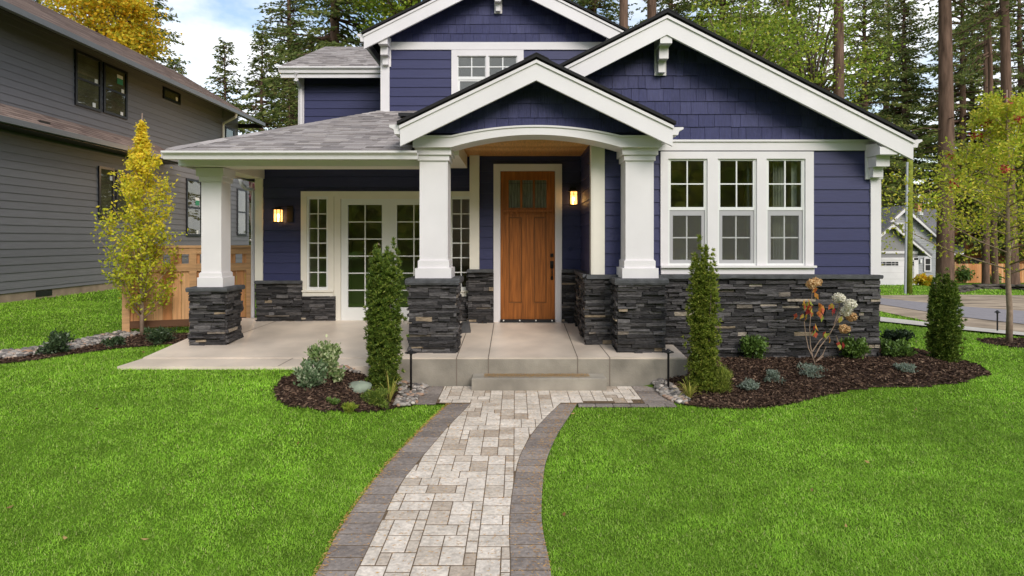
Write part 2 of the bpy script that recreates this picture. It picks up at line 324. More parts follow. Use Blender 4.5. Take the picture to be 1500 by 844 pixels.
M['mossy'] = mat('mossy_pole', (.17, .19, .03), .9, .1, noise=(5, .4))
M['greymetal'] = mat('grey_conduit', (.36, .38, .41), .5, .4)

# ---------------------------------------------------------------- terrain
def axis_lines(a, b, f0, f1, fine, coarse):
    l = list(np.arange(f0, f1 + 1e-6, fine)); s = fine; q = f0
    while q > a: s = min(s * 1.5, coarse); q -= s; l.append(q)
    s = fine; q = f1
    while q < b: s = min(s * 1.5, coarse); q += s; l.append(q)
    return np.array(sorted(l))
gx = axis_lines(-400, 400, -13, 13, .2, 40); gy = axis_lines(-120, 900, 1, 14, .2, 40)
gy = np.unique(np.concatenate([gy, [52, 53, 54, 55, 56, 57]]))
XX, YY = np.meshgrid(gx, gy); VV = np.stack([XX, YY, H(XX, YY) - .012], -1).reshape(-1, 3)
nx, ny = len(gx), len(gy); ii = (np.arange(ny - 1)[:, None] * nx + np.arange(nx - 1)[None]).ravel()
o = finish('ground', fast_mesh('ground', VV, np.stack([ii, ii + 1, ii + nx + 1, ii + nx], 1)), M['soil']); tag(o, kind='structure')

def inpoly(x, y, poly):
    x = np.asarray(x, float); y = np.asarray(y, float); r = np.zeros(x.shape, bool); n = len(poly)
    for i in range(n):
        x1, y1 = poly[i][:2]; x2, y2 = poly[(i + 1) % n][:2]
        c = ((y1 > y) != (y2 > y)); 
        with np.errstate(divide='ignore', invalid='ignore'):
            r ^= c & (x < (x2 - x1) * (y - y1) / (y2 - y1 + 1e-12) + x1)
    return r
def gpoly(pts): return [tuple(G(*p)) for p in pts]
def patch(name, poly, m, dz=.01, cell=.05, kind='structure', parent=None):
    p = np.array([q[:2] for q in poly]); x = np.arange(p[:, 0].min() - cell, p[:, 0].max() + cell, cell); y = np.arange(p[:, 1].min() - cell, p[:, 1].max() + cell, cell)
    A, B = np.meshgrid(x, y); keep = inpoly(A[:-1, :-1] + cell / 2, B[:-1, :-1] + cell / 2, poly)
    V = np.stack([A, B, H(A, B) + dz], -1).reshape(-1, 3); k = len(x); i = (np.arange(len(y) - 1)[:, None] * k + np.arange(k - 1)[None])[keep]
    Fq = np.stack([i, i + 1, i + k + 1, i + k], 1); u, inv = np.unique(Fq.ravel(), return_inverse=True)
    o = finish(name, fast_mesh(name, V[u], inv.reshape(-1, 4)), m, parent)
    if kind: tag(o, kind=kind)
    return o
def strip_sheet(name, near, far, m, dz, kind='structure'):
    """sheet on the ground between two pixel polylines of equal length"""
    a = [G(*p) for p in near]; b = [G(*p) for p in far]; V = []; n = 6; K = 8
    A = []; B = []
    for i in range(len(a) - 1):
        for k in range(K): A.append(a[i].lerp(a[i + 1], k / K)); B.append(b[i].lerp(b[i + 1], k / K))
    A.append(a[-1]); B.append(b[-1])
    for p, q in zip(A, B):
        for j in range(n + 1):
            c = p.lerp(q, j / n); V.append((c.x, c.y, float(H(c.x, c.y)) + dz))
    Fq = [(i * (n + 1) + j, (i + 1) * (n + 1) + j, (i + 1) * (n + 1) + j + 1, i * (n + 1) + j + 1) for i in range(len(A) - 1) for j in range(n)]
    me = bpy.data.meshes.new(name); me.from_pydata(V, [], Fq); return tag(finish(name, me, m), kind=kind)
# road and verges on the right (beyond the house)
road_n = [(1180, 428), (1292, 447), (1404, 465), (1499, 476), (1640, 486)]
road_f = [(1180, 424), (1292, 437.5), (1404, 449.5), (1499, 456.5), (1640, 463)]
verge_n = [(1180, 436), (1292, 457), (1404, 481), (1499, 492), (1640, 502)]
verge_f = [(1180, 421), (1292, 433), (1404, 432), (1499, 433), (1640, 436)]
walk_n = [(1180, 462), (1292, 473), (1404, 485), (1499, 494), (1640, 505)]
walk_f = [(1180, 456), (1292, 466.5), (1404, 479.5), (1499, 489.5), (1640, 500)]
strip_sheet('verge', verge_n, verge_f, M['verge'], .012)
strip_sheet('road', road_n, road_f, M['asphalt'], .024)
strip_sheet('sidewalk', walk_n, walk_f, M['sidewalk'], .036)

# ---------------------------------------------------------------- paved path
def pxw(l): return [(X(a, F * ZC / (b - CY)), F * ZC / (b - CY)) for a, b in l]
LO = pxw([(466, 842), (495, 780), (533.6, 724), (579, 668), (607, 640.6), (634.6, 612.7), (652, 597), (664, 588)])
LI = pxw([(521.4, 842), (554.5, 773), (584, 712), (617, 672), (659, 623), (690, 591.8), (694, 588)])
RI = pxw([(749.5, 842), (746, 773), (749.5, 731), (760, 672), (781, 633.6), (805, 607.5), (824.4, 590), (827, 588)])
RO = pxw([(808.8, 842), (793, 773), (793, 731), (798, 679), (815.7, 637), (836.6, 605.7), (845.3, 591.8), (850, 588)])
def curve(pts):
    a = np.array(pts)[:, ::-1]; a = a[np.argsort(a[:, 0])]
    def f(y):
        y = np.asarray(y, float); lo = a[0, 1] + (y - a[0, 0]) * .05
        return np.where(y < a[0, 0], lo, np.interp(y, a[:, 0], a[:, 1]))
    ys = np.linspace(1.0, 7.4, 120); raw = f(ys); k = np.ones(9) / 9; sm = np.convolve(np.pad(raw, 4, mode='edge'), k, 'valid')
    return lambda y: np.interp(y, ys, sm)
lo, li, ri, ro = curve(LO), curve(LI), curve(RI), curve(RO)
PADY0, PADY1 = 7.10, 7.945
pL0, pL1, pR1, pR0 = -1.24, -.92, 1.50, 1.84
base = MB()
ysn = np.linspace(1.2, PADY0 + .02, 60); V = []; Fq = []
for y in ysn: V += [(float(lo(y)), y, .0115), (float(ro(y)), y, .0115)]
base.add(V, [(2 * i, 2 * i + 1, 2 * i + 3, 2 * i + 2) for i in range(len(ysn) - 1)])
base.add([(pL0, PADY0 + .02, .0113), (pR0, PADY0 + .02, .0113), (pR0, PADY1, .0113), (pL0, PADY1, .0113)], [(0, 1, 2, 3)])
tag(base.build('path_bed', M['sand']), kind='structure')
random.seed(3)
def slab(mb, q, z0=.0, z1=.0145, j=.0012):
    """bevelled paver on four plan corners"""
    c = np.mean(q, 0); dz = random.uniform(-j, j); tx, ty = random.uniform(-.0035, .0035), random.uniform(-.0035, .0035)
    top = []
    for x, y in q:
        d = np.array([c[0] - x, c[1] - y]); l = np.linalg.norm(d) + 1e-6; d = d / l * min(.007, l * .4)
        top.append((x + d[0], y + d[1], z1 + dz + tx * (x - c[0]) + ty * (y - c[1])))
    mid = [(x, y, z1 - .002 + dz) for x, y in q]; bot = [(x, y, z0) for x, y in q]
    v = bot + mid + top
    f = [(8, 9, 10, 11)] + [(i + 4 * k, (i + 1) % 4 + 4 * k, (i + 1) % 4 + 4 * k + 4, i + 4 * k + 4) for k in (0, 1) for i in range(4)]
    mb.add(v, f)
U = .073; GAP = .0035
cells = {}
nxc = int(3.4 / U); nyc = int((PADY1 - 1.2) / U)
X0 = -1.4; Y0 = PADY1 - nyc * U
occ = np.zeros((nxc, nyc), bool); pieces = []
for j in range(nyc):
    for i in range(nxc):
        if occ[i, j]: continue
        opts = [(3, 2)] * 5 + [(2, 2)] * 3 + [(2, 3)] * 4; random.shuffle(opts); opts += [(2, 1), (1, 2), (1, 1)]
        for a, b in opts:
            if i + a <= nxc and j + b <= nyc and not occ[i:i + a, j:j + b].any():
                occ[i:i + a, j:j + b] = True; pieces.append((i, j, a, b)); break
pav = MB()
for i, j, a, b in pieces:
    x0, x1, y0, y1 = X0 + i * U, X0 + (i + a) * U, Y0 + j * U, Y0 + (j + b) * U
    q = []
    for x, y in ((x0 + GAP, y0 + .0055), (x1 - GAP, y0 + .0055), (x1 - GAP, y1 - .0055), (x0 + GAP, y1 - .0055)):
        if y0 > PADY0 - .02: l_, r_ = pL1 + .006, pR1 - .006
        else: l_, r_ = float(li(y)) + .006, float(ri(y)) - .006
        q.append((min(max(x, l_), r_), y))
    if q[1][0] - q[0][0] < .02 and q[2][0] - q[3][0] < .02: continue
    slab(pav, q)
tag(pav.build('path', M['paver']), kind='structure')
bor = MB()
def soldier(fo, fi):
    y = 1.25
    while y < PADY0 - .02:
        st = .150 + random.uniform(-.012, .012); y2 = min(y + st, PADY0)
        q = [(float(fo(y + .005)), y + .005), (float(fi(y + .005)), y + .005), (float(fi(y2 - .005)), y2 - .005), (float(fo(y2 - .005)), y2 - .005)]
        if q[0][0] > q[1][0]: q = [q[1], q[0], q[3], q[2]]
        slab(bor, q, z1=.014); y = y2
soldier(lo, li); soldier(ro, ri)
for (a, b) in ((pL0, pL1), (pR1, pR0)):
    y = PADY0
    while y < PADY1 - .02:
        y2 = min(y + .15, PADY1); slab(bor, [(a + GAP, y + GAP), (b - GAP, y + GAP), (b - GAP, y2 - GAP), (a + GAP, y2 - GAP)], z1=.014); y = y2
xb = float(ro(7.05)) + .02
while xb < pR0 - .03:
    x2 = min(xb + .2, pR0); slab(bor, [(xb + GAP, 6.99), (x2 - GAP, 6.99), (x2 - GAP, PADY0 - .004), (xb + GAP, PADY0 - .004)], z1=.014); xb = x2
tag(bor.build('path_border', M['border']), kind='structure')

# ---------------------------------------------------------------- house
house = thing('house', (0.3, 8.8, .3), 'navy blue house with white gables, dark stone base and brown wooden front door', 'house')
def part(mb, name, m, parent=house, smooth=False): return mb.build(name, m, parent, smooth=smooth)

YE, YP, YM, YA, YD = 10.30, 10.42, 8.80, 12.2, 14.3         # siding planes: entry, side porch, right wing, upper gable, rear wing
CCX = .283                                                   # centre line of the entry gable
def slabz(y): return .371 + .0726 * (y - 8.0)

def lap(mb, x0, x1, z0, z1, Y, rev=.183, holes=()):
    """lap siding on a wall that faces -y, courses counted down from z1; holes: (x0, x1, z0, z1) openings left free"""
    z = z1
    while z > z0 + .005:
        zb = max(z - rev, z0); pcs = [(x0, x1, zb, z)]
        for hx0, hx1, hz0, hz1 in holes:
            nxt = []
            for a, b, c, d in pcs:
                if hx1 <= a or hx0 >= b or hz1 <= c or hz0 >= d: nxt.append((a, b, c, d)); continue
                if a < hx0: nxt.append((a, hx0, c, d))
                if hx1 < b: nxt.append((hx1, b, c, d))
                if hz1 < d: nxt.append((max(a, hx0), min(b, hx1), hz1, d))
                if hz0 > c: nxt.append((max(a, hx0), min(b, hx1), c, hz0))
            pcs = nxt
        for a, b, c, d in pcs:
            xs = [a]
            if b - a > 3.2:
                q = a + random.uniform(.6, 3.0)
                while q < b - .5: xs.append(q); q += 3.66
            xs.append(b)
            pr = lambda q: .006 + .015 * (z - q) / rev
            for u, v in zip(xs, xs[1:]):
                mb.prism_x([(Y - pr(c), c), (Y - pr(d), d + (.006 if d == z else 0)), (Y + .01, d + (.006 if d == z else 0)), (Y + .01, c)], u + (.0008 if u != a else 0), v)
        z = zb
def lapx(mb, y0, y1, z0, z1, Xc, sgn, rev=.183):
    """lap siding on a wall facing sgn*x"""
    z = z1
    while z > z0 + .005:
        zb = max(z - rev, z0)
        mb.prism_y([(Xc + sgn * .021, zb), (Xc + sgn * .006, z + .006), (Xc - sgn * .01, z + .006), (Xc - sgn * .01, zb)], y0, y1); z = zb
def shingles(mb, Y, zb, apex_x, apex_z, slope, x0, x1, rev=.183, wmin=.10, wmax=.26):
    z = zb
    while z < apex_z:
        zt = z + rev; hw = (apex_z - z) / slope
        a = max(x0, apex_x - hw); b = min(x1, apex_x + hw); x = a + random.uniform(-.1, 0)
        while x < b:
            wd = random.uniform(wmin, wmax); xa, xb = max(x, a), min(x + wd, b)
            if xb - xa > .015:
                zz = min(zt, apex_z - max(abs(xa - apex_x), abs(xb - apex_x)) * slope + .05)
                d = random.uniform(0, .004); dz = random.uniform(-.004, .004)
                if zz > z + .02:
                    mb.prism_x([(Y - .020 - d, z + dz), (Y - .007 - d, zz + .006), (Y + .008, zz + .006), (Y + .008, z + dz)], xa + .0022, xb - .0022)
            x += wd
        z = zt

# --- walls
mb = MB(); lap(mb, X(571, YA), 1.96, 4.3, Z(74, YA), YA, holes=[(X(664, YA), X(764, YA), Z(158, YA), Z(78, YA))]); part(mb, 'siding', M['navy'])
mb = MB(); lap(mb, X(446, YD), -2.5, 3.6, Z(113, YD), YD); part(mb, 'siding', M['navy'])
mb = MB(); lap(mb, X(885, YM), X(1275, YM), .9, Z(221.5, YM), YM, holes=[(X(972, YM), X(1185, YM), Z(397, YM), Z(228, YM))]); part(mb, 'siding', M['navy'])
mb = MB(); lap(mb, -.62, 1.12, .9, 3.6, YE, holes=[(X(728, YE), X(818, YE), .3, Z(246, YE))]); part(mb, 'siding', M['navy'])
mb = MB(); lapx(mb, YM + .03, YE - .02, .9, 3.6, 1.105, -1); part(mb, 'siding', M['navy'])
mb = MB(); lap(mb, X(386, YP), -.6, .9, 3.35, YP, holes=[(X(445.5, YP), X(695.5, YP), .3, Z(284, YP))]); part(mb, 'siding', M['navy'])
mb = MB()                                    # solid walls behind the boards
for q in ((X(558, YA) + .02, X(664, YA), 4.0, Z(60, YA)), (X(764, YA), 1.95, 4.0, Z(60, YA)), (X(664, YA), X(764, YA), Z(78, YA), Z(60, YA)), (X(664, YA), X(764, YA), 4.0, Z(158, YA))): mb.box(q[0], q[1], YA + .012, YA + .2, q[2], q[3])
mb.box(X(440, YP), X(499, YP), YP + .012, YP + .2, .3, Z(433, YP)); mb.box(X(642, YP), -.62, YP + .012, YP + .2, .3, Z(433, YP))
mb.box(X(558, YA) + .02, X(558, YA) + .2, YA + .2, 19, 3.2, 5.7); mb.box(1.75, 1.95, YA + .2, 19, 3.5, 5.7)
mb.box(X(440, YD), -2.6, YD + .012, YD + .2, 2.5, 5.72); mb.box(X(440, YD), X(440, YD) + .2, YD + .2, 17, .2, 5.7)
mb.box(X(386, YP) - .1, X(441, YP), YP + .012, YP + .2, .3, 3.35); mb.box(X(441, YP), -.6, YP + .012, YP + .2, Z(281, YP), 3.35)
mb.box(X(386, YP) - .12, X(386, YP) + .1, YP + .2, 17, .3, 3.3)
mb.box(-.62, X(724, YE), YE + .012, YE + .2, .3, 3.6); mb.box(X(822, YE), 1.3, YE + .012, YE + .2, .3, 3.6); mb.box(X(724, YE), X(822, YE), YE + .012, YE + .2, Z(241, YE), 3.6)
mb.box(1.117, 1.3, YM + .2, YE + .01, .3, 3.6)
mb.box(X(884, YM), X(968, YM), YM + .012, YM + .2, .3, 3.5); mb.box(X(1189, YM), X(1287, YM), YM + .012, YM + .2, .3, 3.5)
mb.box(X(968, YM), X(1189, YM), YM + .012, YM + .2, Z(224, YM), 3.5); mb.box(X(968, YM), X(1189, YM), YM + .012, YM + .2, .2, Z(392, YM)); mb.box(1.117, X(884, YM), YM + .012, YM + .2, .3, 3.6)
mb.box(X(1287, YM) - .2, X(1287, YM), YM + .2, 18, .1, 3.5)
mb.box(-2.4, 1.95, 18.8, 19, 0, 7); mb.box(1.95, 5.2, 17.8, 18, 0, 3.5)
part(mb, 'wall', M['navyflat'])

# --- gables and roofs
def gable(Yw, Yr, ax, az, slope, xl, xr, zbase, thick, yback, rev, sh_x0, sh_x1, rake_h):
    """shingled gable, bargeboards with their edge strip, and the two roof slopes"""
    k = 'house'
    mb = MB(); shingles(mb, Yw, zbase, ax, az - .1, slope, sh_x0, sh_x1, rev); part(mb, 'gable_shingles', M['shingle'])
    mb = MB(); hw = (az - .12 - zbase) / slope
    zl = az - .12 - slope * max(0, ax - max(sh_x0, ax - hw)); 
    pts = [(max(sh_x0, ax - hw), zbase - .02), (min(sh_x1, ax + hw), zbase - .02), (min(sh_x1, ax + hw), max(az - .12 - slope * (min(sh_x1, ax + hw) - ax), zbase - .01)), (ax, az - .12), (max(sh_x0, ax - hw), max(zl, zbase - .01))]
    mb.prism_y(pts, Yw + .01, Yw + .15); part(mb, 'gable_wall', M['navyflat'])
    for sgn, xe in ((-1, xl), (1, xr)):
        ze = az - slope * abs(xe - ax)
        mb = MB(); top = .035; mb.prism_y([(ax, az - top), (xe, ze - top), (xe, ze - top - rake_h), (ax, az - top - rake_h)], Yr, Yr + .045)
        b = part(mb, 'bargeboard', M['white'])
        mb = MB(); mb.prism_y([(ax, az - .034), (xe + sgn * .01, ze - .034), (xe + sgn * .01, ze - .075), (ax, az - .075)], Yr - .022, Yr - .001); mb.build('edge_strip', M['white'], b)
        # roof slab
        mb = MB(); xo = xe + sgn * .035; zo = az - slope * abs(xo - ax)
        mb.prism_y([(ax, az + thick), (xo, zo + thick), (xo, zo - .004), (ax, az - .004)], Yr - .045, yback); part(mb, 'roof', M['roofedge'])
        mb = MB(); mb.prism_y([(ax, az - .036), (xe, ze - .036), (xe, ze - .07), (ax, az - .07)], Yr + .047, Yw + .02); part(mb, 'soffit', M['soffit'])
# upper gable
gable(YA, 11.8, X(728, 11.8), Z(-49, 11.8), .500, X(533, 11.8), X(728, 11.8) + 2.56, Z(63, YA), .036, 19.4, .183, X(560, YA), 1.95, .27)
# right wing gable
gable(YM, 8.4, X(977, 8.4), Z(19, 8.4), .5085, .25, X(1338, 8.4), Z(205, YM), .036, 18.4, .183, .62, X(1287, YM), .262)
# entry gable
AXC = CCX - .013
gable(8.30, 7.95, AXC, Z(84, 7.95), .4835, X(586, 7.95), X(985.5, 7.95), Z(194.5, 8.30), .036, 12.3, .197, -1.4, 1.96, .262)
# ridge caps
for ax, az, s, y0, y1 in ((X(977, 8.4), Z(19, 8.4), .5085, 8.35, 18), (AXC, Z(84, 7.95), .4835, 7.9, 12.2)):
    y = y0; mb = MB()
    while y < y1:
        mb.prism_y([(ax, az + .052), (ax - .16, az + .052 - .16 * s), (ax - .16, az + .038 - .16 * s), (ax, az + .038), (ax + .16, az + .038 - .16 * s), (ax + .16, az + .052 - .16 * s)], y, y + .24); y += .25
    part(mb, 'ridge_cap', M['roofedge'])

# --- shingled roof slopes that face the camera (tabs)
def tabs(mb, rowfun, n, exposure):
    pass
def slope_roof(y0, z0, y1, z1, xl, xr, expo=.14):
    """xl, xr: functions of y"""
    mb = MB(); Ls = math.hypot(y1 - y0, z1 - z0); uy, uz = (y1 - y0) / Ls, (z1 - z0) / Ls; n = int(Ls / expo)
    for r in range(n + 1):
        s = r * expo; ya, za = y0 + uy * s, z0 + uz * s; s2 = min(s + expo * 1.35, Ls + .05); yb, zb = y0 + uy * s2, z0 + uz * s2
        a, b = xl(ya), xr(ya); x = a - random.uniform(0, .25)
        while x < b:
            wd = random.choice([.12, .17, .24, .33]) * random.uniform(.9, 1.1); xa, xb = max(x, a), min(x + wd, b); t = .010 + random.choice([0, .007])
            if xb - xa > .02:
                mb.prism_x([(ya - uz * .0, za), (ya - uz * t, za + uy * t), (yb - uz * .004, zb + uy * .004), (yb, zb)], xa, xb - .001)
            x += wd
    return mb
# side porch roof
PZ0, PY0 = Z(220.8, 8.22), 8.20
xh = lambda y: np.interp(y, [8.2, 12.25], [X(246, 8.2), X(560, 12.2)])
PZ1 = 4.47
pr = part(slope_roof(PY0, PZ0, 12.24, PZ1, lambda y: float(xh(y)), lambda y: -1.40 if y < 8.9 else (-1.2 if y < 10.5 else 1.9)), 'roof', M['roof'])
mb = MB(); hl = X(246, 8.2)
mb.add([(hl, 8.2, PZ0 - .01), (-1.40, 8.2, PZ0 - .01), (-1.40, 12.24, PZ1 - .01), (X(560, 12.2), 12.24, PZ1 - .01), (hl, 8.2, PZ0 - .05), (-1.40, 8.2, PZ0 - .05), (-1.40, 12.24, PZ1 - .05), (X(560, 12.2), 12.24, PZ1 - .05)],
       [(0, 1, 2, 3), (7, 6, 5, 4), (0, 4, 5, 1), (1, 5, 6, 2), (2, 6, 7, 3), (3, 7, 4, 0)])
mb.add([(hl, 8.2, PZ0 - .012), (X(560, 12.2), 12.24, PZ1 - .012), (X(560, 12.2), 16, PZ1 - .012), (hl, 16, PZ0 - .012)], [(0, 1, 2, 3)])
part(mb, 'roof_deck', M['roofedge'])
mb = MB(); n = 22                            # hip caps
for i in range(n):
    p = Vector((hl, 8.19, PZ0 + .012)).lerp(Vector((X(560, 12.2), 12.24, PZ1 + .012)), i / n); q = Vector((hl, 8.19, PZ0 + .03)).lerp(Vector((X(560, 12.2), 12.24, PZ1 + .012)), (i + 1.1) / n)
    mb.add([p + Vector((-.10, 0, -.06)), p + Vector((0, 0, .02)), p + Vector((.11, -.02, -.012)), q + Vector((-.10, 0, -.065)), q + Vector((0, 0, .008)), q + Vector((.11, -.02, -.02)), p + Vector((0, 0, -.07)), q + Vector((0, 0, -.07))],
           [(0, 1, 4, 3), (1, 2, 5, 4), (0, 6, 2, 1), (3, 4, 5, 7), (0, 3, 7, 6), (2, 6, 7, 5)])
part(mb, 'hip_cap', M['roof'])
# rear wing roof
mb = slope_roof(13.82, Z(98, 13.85), 17.1, Z(69, 17.1), lambda y: -5.30, lambda y: -2.2, .15); part(mb, 'roof', M['roof'])
mb = MB(); mb.add([(-5.3, 13.82, Z(98, 13.85) - .01), (-2.2, 13.82, Z(98, 13.85) - .01), (-2.2, 17.1, Z(69, 17.1) - .01), (-5.3, 17.1, Z(69, 17.1) - .01), (-5.3, 20.5, 5.8), (-2.2, 20.5, 5.8)], [(0, 1, 2, 3), (3, 2, 5, 4)]); part(mb, 'roof_deck', M['roofedge'])

# --- gutters: profile swept along the eave
def gutter_x(x0, x1, y, zt, h, d=.13):
    mb = MB(); mb.prism_x([(y, zt - h), (y - d * .55, zt - h), (y - d * .62, zt - h * .55), (y - d, zt - h * .25), (y - d, zt), (y - d + .012, zt), (y - d + .012, zt - h * .2), (y, zt - h * .2)], x0, x1)
    mb.box(x0 + .002, x0 + .006, y - d + .01, y, zt - h * .9, zt - .001); return part(mb, 'gutter', M['white'])
def gutter_y(x, sgn, y0, y1, zt, h, d=.13):
    mb = MB(); mb.prism_y([(x, zt - h), (x + sgn * d * .5, zt - h), (x + sgn * d * .6, zt - h * .5), (x + sgn * d, zt - h * .25), (x + sgn * d, zt), (x, zt)], y0, y1); return part(mb, 'gutter', M['white'])
gutter_x(X(241, 8.2), X(612, 8.2), 8.24, Z(220.6, 8.11), .105)
gutter_x(X(408, 13.8), -2.7, 13.9, Z(97.5, 13.8), .135)
gutter_y(X(586, 7.95) - .005, -1, 7.97, 11.5, Z(182, 7.95), .125, .14)
gutter_y(X(985.5, 7.95) + .005, 1, 7.97, 8.9, Z(186, 7.95), .10, .14)
gutter_y(X(1338, 8.4) + .005, 1, 8.42, 18, Z(204, 8.4), .11, .13)
gutter_y(X(533, 11.8) - .005, -1, 11.82, 18, Z(49, 11.8), .15, .13)

# --- flat trim boards on the fronts
def board(name, x0, x1, y0, y1, Y, th=.03, m='white', depth=.0):
    mb = MB(); mb.box(X(x0, Y), X(x1, Y), Y - th, Y + depth, Z(y1, Y), Z(y0, Y)); return part(mb, name, M[m])
board('frieze_board', 571, 885, 62.5, 73.5, YA, .035)
board('corner_board', 558, 571, 60, 164.5, YA, .038)
b = board('corner_board', 437.5, 446, 106, 186, YD, .035)
board('frieze_board', 412, 560, 106.5, 114.5, YD - .4, .03)
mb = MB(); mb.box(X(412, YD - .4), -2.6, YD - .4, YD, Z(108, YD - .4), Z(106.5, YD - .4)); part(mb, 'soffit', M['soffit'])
board('frieze_board', 960, 1289, 206, 221, YM, .04)
mb = MB(); mb.box(X(960, YM), X(1291, YM), YM - .062, YM - .041, Z(208.5, YM), Z(205.5, YM)); part(mb, 'drip_cap', M['white'])
board('corner_board', 1273.5, 1288.5, 221.4, 402.5, YM, .038)
board('corner_board', 868, 885.3, 180, 402, YM, .038, 'cream')
mb = MB(); mb.box(1.105 - .024, 1.105 - .002, YM - .038, YM + .13, Z(402, YM), 3.6); part(mb, 'corner_board', M['cream'])
board('corner_board', 374.5, 386, 244, 411.5, YP, .035, 'cream')
mb = MB(); mb.box(X(688, 10.2), X(702, 10.2), 10.18, 10.42, Z(395.4, 10.1), 3.5); part(mb, 'pilaster', M['cream'])

# --- brackets under the rakes
def bracket(px0, px1, ytop, Y, depth, wall, h):
    mb = MB(); x0, x1 = X(px0, Y), X(px1, Y); zt = Z(ytop, Y); cw = (x1 - x0)
    a, bq, c = h * .36, h * .33, h * .31
    mb.prism_x([(wall - depth, zt - a * .42), (wall - depth, zt - a), (wall - .03, zt - a), (wall - .03, zt + .02), (wall - depth * .78, zt)], x0, x1)
    mb.box(x0 + cw * .10, x1 - cw * .10, wall - depth * .66, wall - .03, zt - a - bq, zt - a)
    mb.box(x0 + cw * .2, x1 - cw * .2, wall - depth * .36, wall - .03, zt - h, zt - a - bq)
    mb.box(x0 - cw * .02, x1 + cw * .02, wall - .045, wall - .022, zt - h - .02, zt + .02)
    return part(mb, 'bracket', M['white'])
bracket(964, 981, 48, 8.55, .38, YM, .52)
bracket(1281, 1306, 211, 8.55, .38, YM, .45)
bracket(556.5, 570, 54, 12.0, .36, YA, .52)
bracket(724, 735, -22, 12.0, .36, YA, .48)
bracket(889, 899, 56, 12.0, .36, YA, .40)

# --- entry porch: arched beam, columns
mb = MB(); Yb = 8.24
xl, xr = X(604.6, Yb), X(968.6, Yb); N = 40; ft = []; fb = []
x1, x2 = X(661, Yb), X(909, Yb)
def archz(x, zs, zc):
    if x < x1 or x > x2: return zs
    t = (x - x1) / (x2 - x1); return zs + (zc - zs) * (math.sin(math.pi * t) ** .9 if False else 1 - (2 * t - 1) ** 2)
xs = [xl] + list(np.linspace(x1, x2, N)) + [xr]
ztop = [archz(x, Z(199, Yb), Z(184, Yb)) for x in xs]; zbot = [archz(x, Z(215.5, Yb), Z(197.3, Yb)) for x in xs]
for i in range(len(xs) - 1):
    mb.add([(xs[i], Yb, zbot[i]), (xs[i + 1], Yb, zbot[i + 1]), (xs[i + 1], Yb, ztop[i + 1]), (xs[i], Yb, ztop[i]), (xs[i], Yb + .42, zbot[i]), (xs[i + 1], Yb + .42, zbot[i + 1]), (xs[i + 1], Yb + .42, ztop[i + 1]), (xs[i], Yb + .42, ztop[i])],
           [(0, 1, 2, 3), (5, 4, 7, 6), (3, 2, 6, 7), (1, 0, 4, 5)] + ([(0, 3, 7, 4)] if i == 0 else []) + ([(1, 5, 6, 2)] if i == len(xs) - 2 else []))
part(mb, 'arched_beam', M['white'])
mb = MB()
for i in range(len(xs) - 1):
    mb.add([(xs[i], Yb - .018, ztop[i] - .02), (xs[i + 1], Yb - .018, ztop[i + 1] - .02), (xs[i + 1], Yb - .018, ztop[i + 1] + .004), (xs[i], Yb - .018, ztop[i] + .004), (xs[i], Yb + .1, ztop[i] + .004), (xs[i + 1], Yb + .1, ztop[i + 1] + .004), (xs[i], Yb - .001, ztop[i] - .02), (xs[i + 1], Yb - .001, ztop[i + 1] - .02)],
           [(0, 1, 2, 3), (3, 2, 5, 4), (6, 7, 1, 0)])
part(mb, 'beam_cap', M['white'])

def ledge(segs, seed, name='stone_veneer', parent=house, hmin=.020, hmax=.058, lmin=.08, lmax=.40, pro=.06):
    """stacked ledge stone; segs: (side, plane, u0, u1, z0, z1) with side in 'f','r','l' (faces -y, +x, -x)"""
    rr = random.Random(seed); mb = MB()
    for side, P, u0, u1, z0, z1 in segs:
        z = z0
        while z < z1 - .004:
            h = rr.uniform(hmin, hmax)
            if z + h > z1 - hmin * .8: h = z1 - z
            u = u0 - rr.uniform(0, .15)
            while u < u1:
                l = rr.uniform(lmin, lmax) * (1.1 if h < .05 else .8); a, b = max(u, u0), min(u + l, u1)
                if b - a > .02:
                    k = 2 if (h > .055 and rr.random() < .35) else 1
                    for q in range(k):
                        za, zb = z + h * q / k, z + h * (q + 1) / k; p = rr.uniform(.004, pro); j = .004
                        v = []
                        for zz in (za + .0015, zb - .0015):
                            for dep, ins in ((0., 0.), (1., 0.)):
                                for uu in (a + .0015, b - .0015):
                                    jj = rr.uniform(-j, j) if dep else 0
                                    d_ = (p * (rr.uniform(.7, 1.1)) if dep else -.02)
                                    w_ = zz + (rr.uniform(-.004, .004) if dep else 0)
                                    e_ = uu + (jj if dep else 0)
                                    v.append((e_, P - d_, w_) if side == 'f' else ((P + d_, e_, w_) if side == 'r' else (P - d_, e_, w_)))
                        # order: z, depth(back,front), u
                        f = [(2, 3, 7, 6), (0, 2, 6, 4), (1, 5, 7, 3), (0, 1, 3, 2), (4, 6, 7, 5)]
                        if side == 'r': f = [t for t in f]
                        mb.add(v, f)
                u += l
            z += h
    return mb.build(name, M['stone'], parent)
